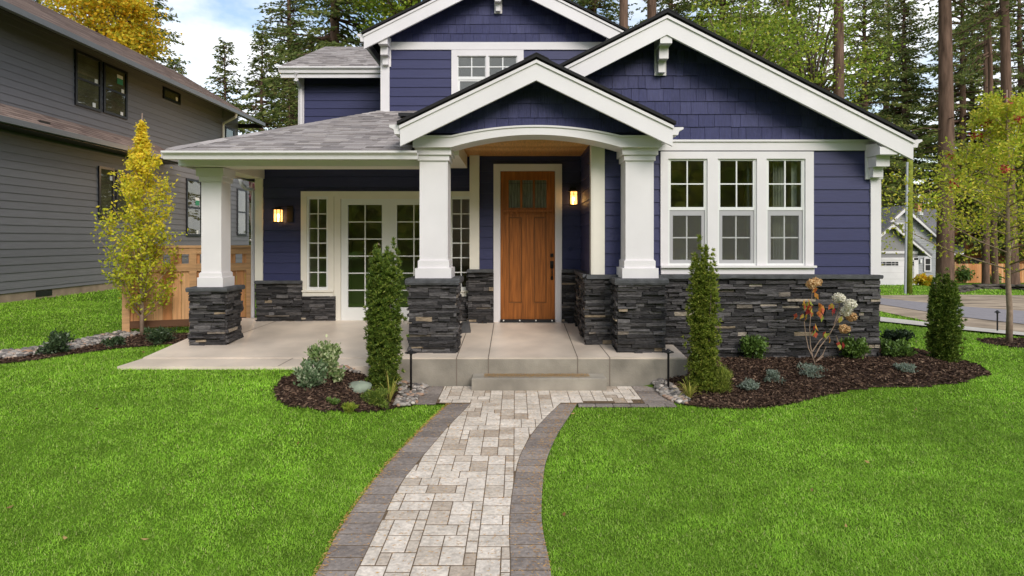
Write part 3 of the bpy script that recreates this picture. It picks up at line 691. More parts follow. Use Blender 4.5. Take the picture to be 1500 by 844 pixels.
def rough_cap(x0, x1, y0, y1, z0, z1, parent, seed, name='stone_cap'):
    """cap slab with a chiselled edge"""
    rr = random.Random(seed); mb = MB(); per = []
    def seg(a, b):
        n = max(2, int((Vector(b) - Vector(a)).length / .06)); return [Vector(a).lerp(Vector(b), i / n) for i in range(n)]
    for a, b in (((x0, y0, 0), (x1, y0, 0)), ((x1, y0, 0), (x1, y1, 0)), ((x1, y1, 0), (x0, y1, 0)), ((x0, y1, 0), (x0, y0, 0))): per += seg(a, b)
    n = len(per); c = Vector(((x0 + x1) / 2, (y0 + y1) / 2, 0)); V = []
    for lev, (zz, ins) in enumerate(((z0, .012), (z0 + (z1 - z0) * .3, 0), (z0 + (z1 - z0) * .75, .002), (z1, .014))):
        for p in per:
            d = (c - p).normalized(); q = p + d * (ins + rr.uniform(-.004, .004)); V.append((q.x, q.y, zz + rr.uniform(-.002, .002)))
    f = [(l * n + i, l * n + (i + 1) % n, (l + 1) * n + (i + 1) % n, (l + 1) * n + i) for l in range(3) for i in range(n)]
    f += [tuple(range(n - 1, -1, -1)), tuple(range(3 * n, 4 * n))]; mb.add(V, f); return mb.build(name, M['cap'], parent)

def column(cx, yf, pw, pd, zc_bot, zc_top, sw, ztop, plinth1, plinth2, seed, cap_over=.035, capit=True):
    """stone pier with a cap slab, two-step plinth, square shaft and a two-step capital; yf = front of pier"""
    cy = yf + pd / 2; h = sw / 2
    mb = MB(); mb.box(cx - h, cx + h, cy - h, cy + h, zc_top + .1, ztop)
    for sx in (-1, 1): mb.box(cx + sx * (h - .018), cx + sx * (h + .004), cy - h - .004, cy + h + .004, zc_top + plinth1[1] + plinth2[1] - .003, ztop - .06)
    col = part(mb, 'porch_column', M['white'])
    mb = MB(); a = plinth1[0] / 2; b_ = plinth2[0] / 2
    mb.box(cx - a, cx + a, cy - a, cy + a, zc_top, zc_top + plinth1[1]); mb.box(cx - b_, cx + b_, cy - b_, cy + b_, zc_top + plinth1[1], zc_top + plinth1[1] + plinth2[1])
    t = plinth1[1] + plinth2[1]; mb.prism_z([(cx - b_ + .01, cy - b_ + .01), (cx + b_ - .01, cy - b_ + .01), (cx + b_ - .01, cy + b_ - .01), (cx - b_ + .01, cy + b_ - .01)], zc_top + t, zc_top + t + .012)
    mb.build('plinth', M['white'], col)
    if capit:
        mb = MB(); mb.box(cx - h - .055, cx + h + .055, cy - h - .055, cy + h + .055, ztop - .115, ztop); mb.box(cx - h - .026, cx + h + .026, cy - h - .026, cy + h + .026, ztop - .19, ztop - .116); mb.build('capital', M['white'], col)
    z0 = slabz(yf) - .02
    mb = MB(); i = .03; mb.box(cx - pw / 2 + i, cx + pw / 2 - i, yf + i, yf + pd - i, z0 - .02, zc_bot); pier = mb.build('stone_pier', M['mortar'], col)
    i = .03
    # veneer belongs to the pier mesh itself: join by building it as the sub-part's own stones
    st = ledge([('f', yf + i, cx - pw / 2 + .012, cx + pw / 2 - .012, z0, zc_bot), ('r', cx + pw / 2 - i, yf + .014, yf + pd - .01, z0, zc_bot), ('l', cx - pw / 2 + i, yf + .014, yf + pd - .01, z0, zc_bot)], seed, 'stone_veneer', col)
    rough_cap(cx - pw / 2 - cap_over, cx + pw / 2 + cap_over, yf - cap_over, yf + pd + cap_over, zc_bot, zc_top, col, seed + 5)
    return col
YPF = 8.24
PX = 1.395                                       # distance of each pier from the centre line
zcap = Z(407.5, YPF + .1)
for s, sd_ in ((-1, 11), (1, 12)):
    column(CCX + s * PX + (.012 if s > 0 else 0), YPF, .66, .62, zcap - .085, zcap, .375, Z(214, 8.3), (.49, .135), (.425, .10), sd_)
zc2 = Z(420.5, 8.75)
column(X(303.5, 8.66), 8.66, .53, .52, zc2 - .065, zc2, .278, Z(246, 8.72), (.365, .135), (.33, .06), 13, .03)

# side porch beam, its inner face, ceilings
mb = MB(); zb0, zb1 = Z(243.2, 8.56), Z(231.3, 8.56)
mb.box(X(261, 8.56), -1.3, 8.56, 8.60, zb0, zb1 + .08); part(mb, 'fascia_board', M['white'])
mb = MB(); mb.box(X(264, 8.56), X(264, 8.56) + .03, 8.602, 15.8, zb0, zb1 + .05); part(mb, 'fascia_board', M['white'])
mb = MB(); mb.box(-4.53, -1.12, 8.66, 9.0, zb0 + .004, zb1 + .2); mb.box(-4.53, -4.24, 9.0, 10.38, zb0 + .004, zb1 + .2)
mb.box(-1.22, -.80, 8.66, 10.2, Z(246.5, 10.2), 3.5); part(mb, 'porch_beam', M['cream'])
mb = MB(); mb.box(-4.6, -1.2, 8.62, 10.43, 3.20, 3.24); mb.box(X(261, 8.56) + .01, -1.4, 8.25, 8.66, zb0 + .10, zb0 + .12); part(mb, 'porch_ceiling', M['cream'])
mb = MB()
y = 8.66
while y < 10.3: mb.box(-.85, 1.1, y, y + .137, 3.308, 3.328); y += .14
part(mb, 'wood_ceiling', M['cedar_ceiling'])

# --- stone bases along the walls
def base_wall(segs, caps, seed, back):
    st = ledge(segs, seed)
    mb = MB()
    for b in back: mb.box(*b)
    mb.build('mortar_bed', M['mortar'], st)
    for i, c in enumerate(caps): rough_cap(*c, st, seed + 9 + i)
cz = Z(402.8, 8.68)
sx1 = X(1289.5, 8.68)
base_wall([('f', 8.72, .98, 1.66, .40, cz - .05), ('f', 8.72, 1.66, sx1, .15, cz - .05), ('r', sx1 - .03, 8.72, 10, .0, cz - .05), ('l', 1.02, 8.70, 10.2, .40, cz - .05)],
          [(1.0, sx1 + .03, 8.65, 8.80, cz - .055, cz), (.965, 1.10, 8.80, 10.28, cz - .055, cz)], 21,
          [(1.03, sx1 - .03, 8.72, 8.8, .1, cz - .06), (1.022, 1.1, 8.8, 10.25, .3, cz - .06)])
ce = Z(395, 10.1)
base_wall([('f', 10.20, X(686, 10.2), X(723, 10.2), .5, ce - .05), ('l', X(687, 10.2), 10.2, 10.4, .5, ce - .05)], [(X(684, 10.15), X(722.6, 10.15), 10.12, 10.30, ce - .055, ce)], 31, [(X(688, 10.2), X(723, 10.2), 10.2, 10.28, .4, ce - .06)])
base_wall([('f', 10.20, X(823, 10.2), 1.05, .5, ce - .05)], [(X(823.4, 10.15), 1.0, 10.12, 10.30, ce - .055, ce)], 32, [(X(823, 10.2), 1.05, 10.2, 10.28, .4, ce - .06)])
cp = Z(411.5, 10.3)
base_wall([('f', 10.36, X(374, 10.3), X(441, 10.3), .48, cp - .04), ('f', 10.36, X(441, 10.3), X(490, 10.3), .48, Z(434.5, 10.3)), ('l', X(375, 10.3), 10.36, 11, .3, cp - .04)],
          [(X(372.5, 10.3), X(441.3, 10.3), 10.285, 10.40, cp - .05, cp)], 41,
          [(X(375, 10.3), X(441, 10.3), 10.36, 10.41, .4, cp - .05), (X(441, 10.3), X(490, 10.3), 10.36, 10.41, .4, Z(435, 10.3))])
base_wall([('f', 10.36, X(652, 10.3), X(690, 10.3), .48, Z(434.5, 10.3))], [], 42, [(X(652, 10.3), X(690, 10.3), 10.36, 10.41, .4, Z(435, 10.3))])

# --- windows
def room(x0, x1, y0, z0, z1, d=1.8):
    mb = MB(); y1 = y0 + d
    mb.add([(x0, y0, z0), (x1, y0, z0), (x1, y0, z1), (x0, y0, z1), (x0, y1, z0), (x1, y1, z0), (x1, y1, z1), (x0, y1, z1)], [(4, 5, 6, 7), (0, 4, 7, 3), (1, 2, 6, 5), (0, 1, 5, 4), (3, 7, 6, 2)])
    return part(mb, 'room_interior', M['room'])
def grid(mb, x0, x1, z0, z1, cols, rows, y, wd=.016, th=.012):
    for i in range(1, cols): c = x0 + (x1 - x0) * i / cols; mb.box(c - wd / 2, c + wd / 2, y - th, y + .004, z0, z1)
    for i in range(1, rows): c = z0 + (z1 - z0) * i / rows; mb.box(x0, x1, y - th + .002, y + .002, c - wd / 2, c + wd / 2)
def ring(mb, x0, x1, z0, z1, wl, y0, y1, wb=None, wt=None):
    wb = wl if wb is None else wb; wt = wl if wt is None else wt
    mb.box(x0, x0 + wl, y0, y1, z0, z1); mb.box(x1 - wl, x1, y0, y1, z0, z1); mb.box(x0 + wl, x1 - wl, y0, y1, z0, z0 + wb); mb.box(x0 + wl, x1 - wl, y0, y1, z1 - wt, z1)
def pane(x0, x1, z0, z1, y, parent, m='glass'):
    mb = MB(); mb.box(x0, x1, y, y + .004, z0, z1); return mb.build('pane', M[m], parent)
# triple double-hung window of the right wing
Yw = YM - .012
mb = MB(); tx0, tx1 = X(967, Yw), X(1190.5, Yw)
def bx(x0, x1, y0, y1, th0=.045, th1=-.03): mb.box(X(x0, Yw), X(x1, Yw), YM - th0, YM - th1, Z(y1, Yw), Z(y0, Yw))
bx(967, 1190.5, 222.5, 233)
for a, b in ((967, 978), (1035.5, 1050.5), (1107.5, 1121.5), (1178.5, 1190.5)): bx(a, b, 233, 390)
wt = part(mb, 'window_surround', M['white'])
mb = MB(); mb.box(X(966.5, Yw), X(1192.5, Yw), YM - .10, YM - .02, Z(392, Yw), Z(388.8, Yw)); mb.box(X(967.5, Yw), X(1191, Yw), YM - .052, YM + .01, Z(401.5, Yw), Z(392, Yw)); mb.build('sill', M['white'], wt)
for k, (a, b) in enumerate(((978, 1035.5), (1050.5, 1107.5), (1121.5, 1178.5))):
    mb = MB(); x0, x1 = X(a, Yw), X(b, Yw); zt, zm0, zm1, zb = Z(233, Yw), Z(305, Yw), Z(312.5, Yw), Z(389, Yw)
    ring(mb, x0, x1, zb, zt, .025, YM - .02, YM + .06, .03, .015); wdw = part(mb, 'window', M['vinyl'])
    mb = MB(); ring(mb, x0 + .024, x1 - .024, zm0 - .03, zt - .014, .02, YM - .012, YM + .02, .045, .012); gx0, gx1, gz0, gz1 = x0 + .044, x1 - .044, zm0 + .015, zt - .026
    grid(mb, gx0, gx1, gz0, gz1, 2, 2, YM + .001, .018); mb.build('upper_sash', M['vinyl'], wdw); pane(gx0, gx1, gz0, gz1, YM + .006, wdw)
    mb = MB(); ring(mb, x0 + .026, x1 - .026, zb + .03, zm0 - .031, .05, YM - .003, YM + .04, .05, .075); mb.build('lower_sash', M['greysash'], wdw)
    mb = MB(); grid(mb, x0 + .076, x1 - .076, zb + .08, zm1 - .03, 2, 2, YM + .024, .018); mb.build('lower_muntin', M['vinyl'], wdw)
    pane(x0 + .076, x1 - .076, zb + .08, zm1 - .03, YM + .028, wdw); 
    mb = MB(); mb.box(x0 + .076, x1 - .076, YM + .006, YM + .007, zb + .08, zm1 - .03); mb.build('insect_screen', M['screen'], wdw)
    cx_ = [(.1, .1), (.42, .04), (.30, .22)][k]
    if k:
        mb = MB(); n = 14; xa = x1 - .02 - cx_[1] - (.05 if k == 2 else 0); xb = x1 - .03
        if k == 2: xa = x0 + .18; xb = x0 + .34
        for i in range(n): mb.box(xa + (xb - xa) * i / n, xa + (xb - xa) * (i + .8) / n, YM + .16 + .02 * (i % 2), YM + .165 + .02 * (i % 2), zb, zt)
        mb.build('curtain', M['curtain'], wdw)
        if k == 2:
            mb = MB(); mb.box(x1 - .12, x1 - .04, YM + .14, YM + .15, zb, zt); mb.build('curtain', M['curtain'], wdw)
room(X(968, Yw), X(1189, Yw), YM + .2, .9, 3.2, 2.4)
# upper windows
Yw = YA - .012
mb = MB()
def bx2(x0, x1, y0, y1): mb.box(X(x0, Yw), X(x1, Yw), YA - .045, YA + .03, Z(y1, Yw), Z(y0, Yw))
bx2(661.5, 767, 74, 82.5); bx2(661.5, 670, 82.5, 165); bx2(712, 715.5, 82.5, 165); bx2(757.5, 767, 82.5, 165); wt = part(mb, 'window_surround', M['white'])
for a, b in ((670, 712), (715.5, 757.5)):
    x0, x1 = X(a, Yw), X(b, Yw); zt, zm, zb = Z(82.5, Yw), Z(114.5, Yw), Z(150, Yw)
    mb = MB(); ring(mb, x0, x1, zb, zt, .02, YA - .02, YA + .05, .02, .015); mb.box(x0, x1, YA - .012, YA + .03, zm - .03, zm + .03); grid(mb, x0 + .02, x1 - .02, zm + .03, zt - .015, 2, 2, YA + .005, .022); ring(mb, x0 + .02, x1 - .02, zb + .02, zm - .03, .03, YA + .0, YA + .03)
    wdw = part(mb, 'window', M['vinyl']); pane(x0 + .02, x1 - .02, zm + .03, zt - .015, YA + .012, wdw); pane(x0 + .05, x1 - .05, zb + .05, zm - .06, YA + .02, wdw)
room(X(664, Yw), X(764, Yw), YA + .2, 4.4, 5.75, 2.0)
# french doors with side windows
Yw = YP - .02; Yt = YP - .05
mb = MB()
def bx3(x0, x1, y0, y1, t=.05): mb.box(X(x0, Yw), X(x1, Yw), YP - t, YP + .02, Z(y1, Yw), Z(y0, Yw))
mid = 570.5; mir = lambda a: 2 * mid - a
bx3(441.5, mir(441.5), 280.5, 288); bx3(441.5, 449.8, 288, 433); bx3(481.4, 489.8, 288, 474); bx3(490.2, 499.6, 288, 474); bx3(mir(449.8), mir(441.5), 288, 433); bx3(mir(489.8), mir(481.4), 288, 474); bx3(mir(499.6), mir(490.2), 288, 474)
bx3(499.6, mir(499.6), 288, 291.5)
wt = part(mb, 'door_surround', M['cream'])
for a, b in ((441, 490), (mir(490), mir(441))):
    mb = MB(); mb.box(X(a, Yw), X(b, Yw), YP - .085, YP - .03, Z(427.6, Yw), Z(425, Yw)); mb.box(X(a + .5, Yw), X(b - .5, Yw), YP - .06, YP, Z(434, Yw), Z(427.6, Yw)); mb.build('sill', M['cream'], wt)
for a, b in ((449.8, 481.4), (mir(481.4), mir(449.8))):
    mb = MB(); x0, x1, z0, z1 = X(a, Yw), X(b, Yw), Z(425, Yw), Z(288, Yw); ring(mb, x0, x1, z0, z1, .035, YP - .03, YP + .03, .05, .045); grid(mb, x0 + .035, x1 - .035, z0 + .05, z1 - .045, 2, 6, YP + .005, .018)
    wdw = part(mb, 'side_window', M['vinyl']); pane(x0 + .035, x1 - .035, z0 + .05, z1 - .045, YP + .012, wdw)
for a, b, s in ((500, 569.5, 1), (571.5, 641, -1)):
    mb = MB(); x0, x1, z0, z1 = X(a, Yw), X(b, Yw), Z(471.6, Yw), Z(291.5, Yw); ring(mb, x0, x1, z0, z1, .115, YP - .03, YP + .015, .245, .10); gx0, gx1, gz0, gz1 = x0 + .115, x1 - .115, z0 + .245, z1 - .10
    grid(mb, gx0, gx1, gz0, gz1, 2, 6, YP - .006, .018); dr = part(mb, 'french_door', M['vinyl']); pane(gx0, gx1, gz0, gz1, YP - .003, dr)
    if s < 0:
        mb = MB(); mb.box(x0 + .03, x0 + .07, YP - .045, YP - .03, z0 + .85, z0 + 1.1); mb.tube([(x0 + .05, YP - .07, z0 + .95), (x0 + .16, YP - .08, z0 + .95)], .009, 8); mb.tube([(x0 + .05, YP - .04, z0 + .95), (x0 + .05, YP - .075, z0 + .95)], .009, 8); mb.build('door_handle', M['bronze'], dr)
mb = MB(); mb.box(X(500, Yw), X(641, Yw), YP - .09, YP, Z(475, Yw), Z(471.6, Yw)); part(mb, 'threshold', M['blackmetal'])
mb = MB(); mb.box(X(569.5, Yw), X(571.5, Yw), YP - .035, YP + .01, Z(471, Yw), Z(291.5, Yw)); part(mb, 'door_astragal', M['vinyl'])
room(X(442, Yw), -.75, YP + .2, .5, 3.1, 3.0)
# front door
Yw = YE - .02
mb = MB(); mb.box(X(723, Yw), X(733, Yw), YE - .05, YE + .03, Z(472, Yw), Z(250.8, Yw)); mb.box(X(813, Yw), X(823, Yw), YE - .05, YE + .03, Z(472, Yw), Z(250.8, Yw)); mb.box(X(723, Yw), X(823, Yw), YE - .05, YE + .03, Z(250.8, Yw), Z(240.6, Yw)); part(mb, 'door_frame', M['white'])
x0, x1, z0, z1 = X(733.4, Yw), X(812.6, Yw), Z(467.5, Yw), Z(251, Yw); wz = x1 - x0; yd = YE - .022
gz0, gz1 = Z(304.5, Yw), Z(264, Yw); gxs = [(X(745, Yw), X(762, Yw)), (X(765, Yw), X(780.6, Yw)), (X(783.4, Yw), X(800.6, Yw))]
mb = MB(); mb.box(x0, gxs[0][0], yd, yd + .045, z0, z1); mb.box(gxs[2][1], x1, yd, yd + .045, z0, z1); mb.box(gxs[0][0], gxs[2][1], yd, yd + .045, gz1, z1)
for a, b in zip(gxs, gxs[1:]): mb.box(a[1], b[0], yd, yd + .045, gz0, gz1)
pz0, pz1 = Z(444, Yw), Z(318, Yw)
mb.box(gxs[0][0], gxs[2][1], yd, yd + .045, pz1, gz0); mb.box(gxs[0][0], gxs[2][1], yd, yd + .045, z0, pz0); ms, me_ = X(764.5, Yw), X(782, Yw); mb.box(ms, me_, yd, yd + .045, pz0, pz1)
for a, b in ((gxs[0][0], ms), (me_, gxs[2][1])):
    mb.box(a, b, yd + .024, yd + .045, pz0, pz1); mb.box(a + .022, b - .022, yd + .013, yd + .024, pz0 + .022, pz1 - .022)
dr = part(mb, 'front_door', M['door'])
for a, b in ((gxs[0][0], ms), (me_, gxs[2][1])):
    mb = MB(); ring(mb, a + .001, b - .001, pz0 + .001, pz1 - .001, .016, yd + .019, yd + .0235); mb.build('panel_shade_strip', M['groove_shade'], dr)  # dark strips stand in for the shade around each door panel
mb = MB(); mb.box(x0 + .045, x1 - .045, yd - .045, yd, Z(310.5, Yw), Z(307.5, Yw))
for i in range(9): c = x0 + .10 + (wz - .2) * i / 8; mb.box(c - .022, c + .022, yd - .03, yd, Z(313.6, Yw), Z(310.6, Yw))
mb.build('dentil_shelf', M['door'], dr)
for a, b in gxs:
    pane(a, b, gz0, gz1, yd + .02, dr, 'leaded')
mb = MB(); 
for a, b in gxs:
    for q in (.25, .5, .75): c = a + (b - a) * q; mb.box(c - .0025, c + .0025, yd + .014, yd + .019, gz0, gz1)
    mb.box(a, b, yd + .0145, yd + .0185, gz1 - .06, gz1 - .055)
mb.build('leading', M['blackmetal'], dr)
hx = X(808.5, Yw)
mb = MB(); mb.box(hx - .026, hx + .026, yd - .02, yd, Z(376.5, Yw), Z(371.5, Yw)); mb.build('deadbolt', M['bronze'], dr)
mb = MB(); mb.box(hx - .03, hx + .028, yd - .014, yd, Z(393, Yw), Z(382.5, Yw)); mb.tube([(hx, yd - .01, Z(389, Yw)), (hx, yd - .06, Z(391, Yw)), (hx, yd - .068, Z(399, Yw)), (hx, yd - .055, Z(406, Yw)), (hx, yd - .005, Z(408.5, Yw))], .012, 8); mb.box(hx - .02, hx + .02, yd - .012, yd, Z(410, Yw), Z(405, Yw)); mb.build('door_handle', M['bronze'], dr)
mb = MB(); mb.box(X(733, Yw), X(813, Yw), YE - .10, YE + .02, Z(471.5, Yw), Z(467.5, Yw)); th = part(mb, 'threshold', M['blackmetal'])
for i in range(4): c = x0 + .05 + (wz - .1) * i / 3; mb = MB(); mb.lathe((c, YE - .108, Z(468.6, Yw)), [(.012, -.010), (.012, .010)], 8); mb.build('threshold_peg', M['sticker'], th)
room(-.55, 1.1, YE + .2, .5, 3.2, 2.5)
mb = MB(); c = W(835, 364, YE - .03); mb.add(*(lambda n=14: ([(c.x + .034 * math.cos(2 * math.pi * i / n), c.y - d, c.z + .034 * math.sin(2 * math.pi * i / n)) for d in (0, .02) for i in range(n)], [tuple(range(2 * n - 1, n - 1, -1))] + [(i, (i + 1) % n, (i + 1) % n + n, i + n) for i in range(n)]))()); part(mb, 'doorbell', mat('doorbell_blue', (.015, .02, .09), .4))
# downspouts
mb = MB(); mb.tube([W(434, 106, 13.85), W(434, 117, 13.9), W(438, 125, 14.15), W(441, 131, 14.24), W(441, 190, 14.24)], .048, 6); part(mb, 'downspout', M['white'])
mb = MB(); mb.tube([W(371.5, 280, 10.7), W(371, 300, 10.72), W(370.5, 474, 10.7)], .035, 6); mb.tube([W(352, 262, 10.6), W(354, 270, 10.6), W(360, 276, 10.65), W(371.5, 279, 10.7)], .035, 6); part(mb, 'downspout', M['white'])
# roof vent on the side porch roof
mb = MB(); c = W(596, 170, 11.3); mb.prism_x([(c.y - .2, c.z - .04), (c.y - .2, c.z + .02), (c.y + .15, c.z + .08), (c.y + .15, c.z)], c.x - .12, c.x + .14); part(mb, 'roof_vent', M['blackmetal'])

# ---------------------------------------------------------------- porch slab and step
mb = MB()
xr_ = 2.23; xle = -4.85
def sloped(x0, x1, y0, y1, zb):
    mb.add([(x0, y0, zb), (x1, y0, zb), (x1, y1, zb), (x0, y1, zb), (x0, y0, slabz(y0)), (x1, y0, slabz(y0)), (x1, y1, slabz(y1)), (x0, y1, slabz(y1))], [(0, 3, 2, 1), (4, 5, 6, 7), (0, 1, 5, 4), (1, 2, 6, 5), (2, 3, 7, 6), (3, 0, 4, 7)])
sloped(xle, xr_, 8.0, 10.6, -.2)
mb.v = [tuple(q) for q in mb.v]
tag(mb.build('porch_floor', M['concrete']), kind='structure')
mb = MB(); mb.box(xle, -1.52, 7.48, 7.996, 0, .362); tag(mb.build('porch_apron', M['concrete']), kind='structure')
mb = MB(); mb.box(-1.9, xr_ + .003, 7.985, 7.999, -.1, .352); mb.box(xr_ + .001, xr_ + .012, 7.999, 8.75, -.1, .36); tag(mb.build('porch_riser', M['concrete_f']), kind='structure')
mb = MB()                                   # joints in the slab and its face
for f_, b_, yb in (((669, 524), (689, 473), 10.28), ((715.5, 524), (724, 473), 10.28), ((846, 524), (825, 473), 10.28), ((893, 524), (873.5, 493), 8.72)):
    xa, xb = X(f_[0], 8.0), X(b_[0], yb) if yb > 9 else X(b_[0], 9.0)
    if yb > 9: yb = 10.2
    wj = .006
    mb.add([(xa - wj, 8.0, slabz(8) + .003), (xa + wj, 8.0, slabz(8) + .003), (xb + wj, yb, slabz(yb) + .003), (xb - wj, yb, slabz(yb) + .003)], [(0, 1, 2, 3)])
    mb.box(xa - wj, xa + wj, 7.981, 7.984, -.1, .375)
for a, b in (((-4.85, 8.93), (-1.5, 8.93)), ((-1.55, 7.5), (-1.55, 8.2))): pass
mb.add([(X(332, 9.2), 8.75, slabz(8.75) + .003), (X(332, 9.2) + .012, 8.75, slabz(8.75) + .003), (-4.0, 10.35, slabz(10.35) + .003), (-4.012, 10.35, slabz(10.35) + .003)], [(0, 1, 2, 3)])
mb.add([(-2.9, 7.5, .366), (-2.89, 7.5, .366), (-2.89, 8.0, .366), (-2.9, 8.0, .366)], [(0, 1, 2, 3)])
tag(mb.build('porch_joints', M['joint']), kind='structure')
st0, st1 = X(691, 7.72), X(888.5, 7.72)
mb = MB(); b_ = .008; y0, y1, zt = 7.70, 7.979, Z(554.6, 7.70)
mb.add([(st0, y0, -.05), (st1, y0, -.05), (st1, y1, -.05), (st0, y1, -.05), (st0, y0, zt - b_), (st1, y0, zt - b_), (st1, y1, zt - b_), (st0, y1, zt - b_), (st0 + b_, y0 + b_, zt), (st1 - b_, y0 + b_, zt), (st1 - b_, y1, zt), (st0 + b_, y1, zt)],
       [(0, 1, 5, 4), (1, 2, 6, 5), (3, 0, 4, 7), (4, 5, 9, 8), (5, 6, 10, 9), (7, 4, 8, 11), (8, 9, 10, 11), (0, 3, 2, 1), (2, 3, 7, 6), (6, 7, 11, 10)])
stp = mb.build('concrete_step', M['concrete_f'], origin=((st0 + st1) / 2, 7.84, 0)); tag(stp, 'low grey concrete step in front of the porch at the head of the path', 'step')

# ---------------------------------------------------------------- wall lanterns
def lantern(px, py, Y, label, s=1.0, side=0):
    c = W(px, py, Y); t = thing('wall_lantern', c, label, 'lamp', 'lit lanterns beside the doors')
    h, r = .125 * s, .072 * s; yc = c.y - .12
    mb = MB(); mb.box(c.x + side - .05, c.x + side + .05, c.y - .022, c.y, c.z - .13 * s, c.z + .22 * s); mb.tube([(c.x + side, c.y - .02, c.z + .19 * s), (c.x, yc, c.z + .19 * s), (c.x, yc, c.z + h + .03)], .011, 6); mb.build('back_plate', M['bronze'], t)
    mb = MB(); mb.box(c.x - r - .022, c.x + r + .022, yc - r - .022, yc + r + .022, c.z + h + .003, c.z + h + .022); mb.prism_z([(c.x - r * .7, yc - r * .7), (c.x + r * .7, yc - r * .7), (c.x + r * .7, yc + r * .7), (c.x - r * .7, yc + r * .7)], c.z + h + .022, c.z + h + .05); mb.box(c.x - r - .008, c.x + r + .008, yc - r - .008, yc + r + .008, c.z - h - .02, c.z - h - .003)
    for sx in (-1, 1):
        for sy in (-1, 1): mb.box(c.x + sx * r - .006, c.x + sx * r + .006, yc + sy * r - .006, yc + sy * r + .006, c.z - h - .003, c.z + h + .003)
    mb.box(c.x - .006, c.x + .006, yc - r - .007, yc - r - .003, c.z - h, c.z + h); mb.box(c.x - r, c.x + r, yc - r - .007, yc - r - .003, c.z + h - .045, c.z + h - .039)
    mb.build('cage', M['bronze'], t)
    mb = MB(); q = r - .004; mb.box(c.x - q, c.x + q, yc - q, yc + q, c.z - h, c.z + h); mb.build('lamp_glass', M['lampglass'], t)
    mb = MB(); mb.lathe((c.x, yc, c.z - h), [(.012, 0), (.012, .05), (.024, .08), (.02, .11), (.004, .13)], 10); mb.build('bulb', M['bulb'], t, smooth=True)
    ld = bpy.data.lights.new('lantern_light', 'POINT'); ld.energy = 85; ld.color = (1, .62, .28); ld.shadow_soft_size = .05; lo_ = bpy.data.objects.new('lantern_light', ld); COL.objects.link(lo_); lo_.location = (c.x, yc, c.z); attach(lo_, t)
    lo_.parent = t
lantern(839, 291, YE - .02, 'lit amber glass lantern on the navy wall right of the wooden front door', .82)
lantern(411.5, 316.5, YP - .02, 'lit amber glass lantern on the navy wall left of the glazed double doors', .78, .16)

# ---------------------------------------------------------------- neighbouring charcoal house
NX = -11.2
nb = thing('neighbor_house', (-12, 18, .6), 'two storey charcoal grey house with black window frames on the left', 'house')
NB0, NB1 = 4.0, 25.8
NUX = -11.55
xe_, NE = -10.65, 25.9
def nz_low(): return ZC + .24 * 10.65
zl_ = nz_low(); zu_ = ZC + .4625 * 10.65
mb = MB(); lapx(mb, NB0, NB1, Z(431.5, 13.24), zl_ + .1, NX, 1, .178); part(mb, 'lower_siding', M['grey'], nb)
mb = MB(); lapx(mb, NB0, 24.2, zl_ + .1, zu_ + .35, NUX, 1, .178); lapx(mb, 24.2, 25.7, zl_ - 1, zu_ + .3, NUX - .06, 1, .178); part(mb, 'upper_siding', M['grey'], nb)
mb = MB(); mb.box(NX - 6, NX - .012, NB0, NB1, .2, zl_); mb.box(NX - 6, NUX - .08, NB0, 25.7, zl_, zu_ + .3); part(mb, 'wall', mat('charcoal_backing', (.07, .068, .07), .7), nb)
zf = Z(431.5, 13.24)
mb = MB(); mb.box(NX - .3, NX - .004, NB0, NB1, -.2, zf + .004); fd = part(mb, 'foundation', M['found'], nb)
for yv in (14.35, 19.5): mb = MB(); mb.box(NX - .02, NX + .004, yv, yv + .5, zf - .16, zf - .02); mb.build('crawl_vent', M['blackframe'], fd)
# upper roof, eave and gutter
sl = .5
def nroof(x0, z0, x1, z1, y0, y1, name='roof'):
    mb = MB(); Ls = math.hypot(x1 - x0, z1 - z0); n = int(Ls / .15); ux, uz = (x1 - x0) / Ls, (z1 - z0) / Ls
    for r in range(n):
        a = r * .15; b = a + .2; y = y0
        while y < y1:
            wd = random.uniform(.25, .6); ye = min(y + wd, y1)
            mb.prism_y([(x0 + ux * a, z0 + uz * a), (x0 + ux * a + uz * .015, z0 + uz * a - ux * .015), (x0 + ux * b + uz * .004, z0 + uz * b - ux * .004), (x0 + ux * b, z0 + uz * b)], y, ye - .002); y = ye
    mb.add([(x0, y0, z0 - .01), (x1, y0, z1 - .01), (x1, y1, z1 - .01), (x0, y1, z0 - .01)], [(0, 1, 2, 3)])
    return part(mb, name, M['brownroof'], nb)
nroof(xe_, zu_, xe_ - 3.5, zu_ + 3.5 * .60, NB0, NE)
mb = MB(); mb.box(xe_ - .02, xe_ + .11, NB0, NE, zu_ - .12, zu_ + .01); part(mb, 'gutter', M['greytrim'], nb)
mb = MB(); mb.prism_y([(xe_ - .022, zu_ - .14), (xe_ - .022, zu_ - .11), (NUX - .3, zu_ - .11 + .6 * .93), (NUX - .3, zu_ - .14 + .6 * .93)], NB0, NE); mb.box(NX - 6, xe_, NE - .03, NE, zu_ - .2, zu_ - .02); part(mb, 'soffit', M['blackframe'], nb)
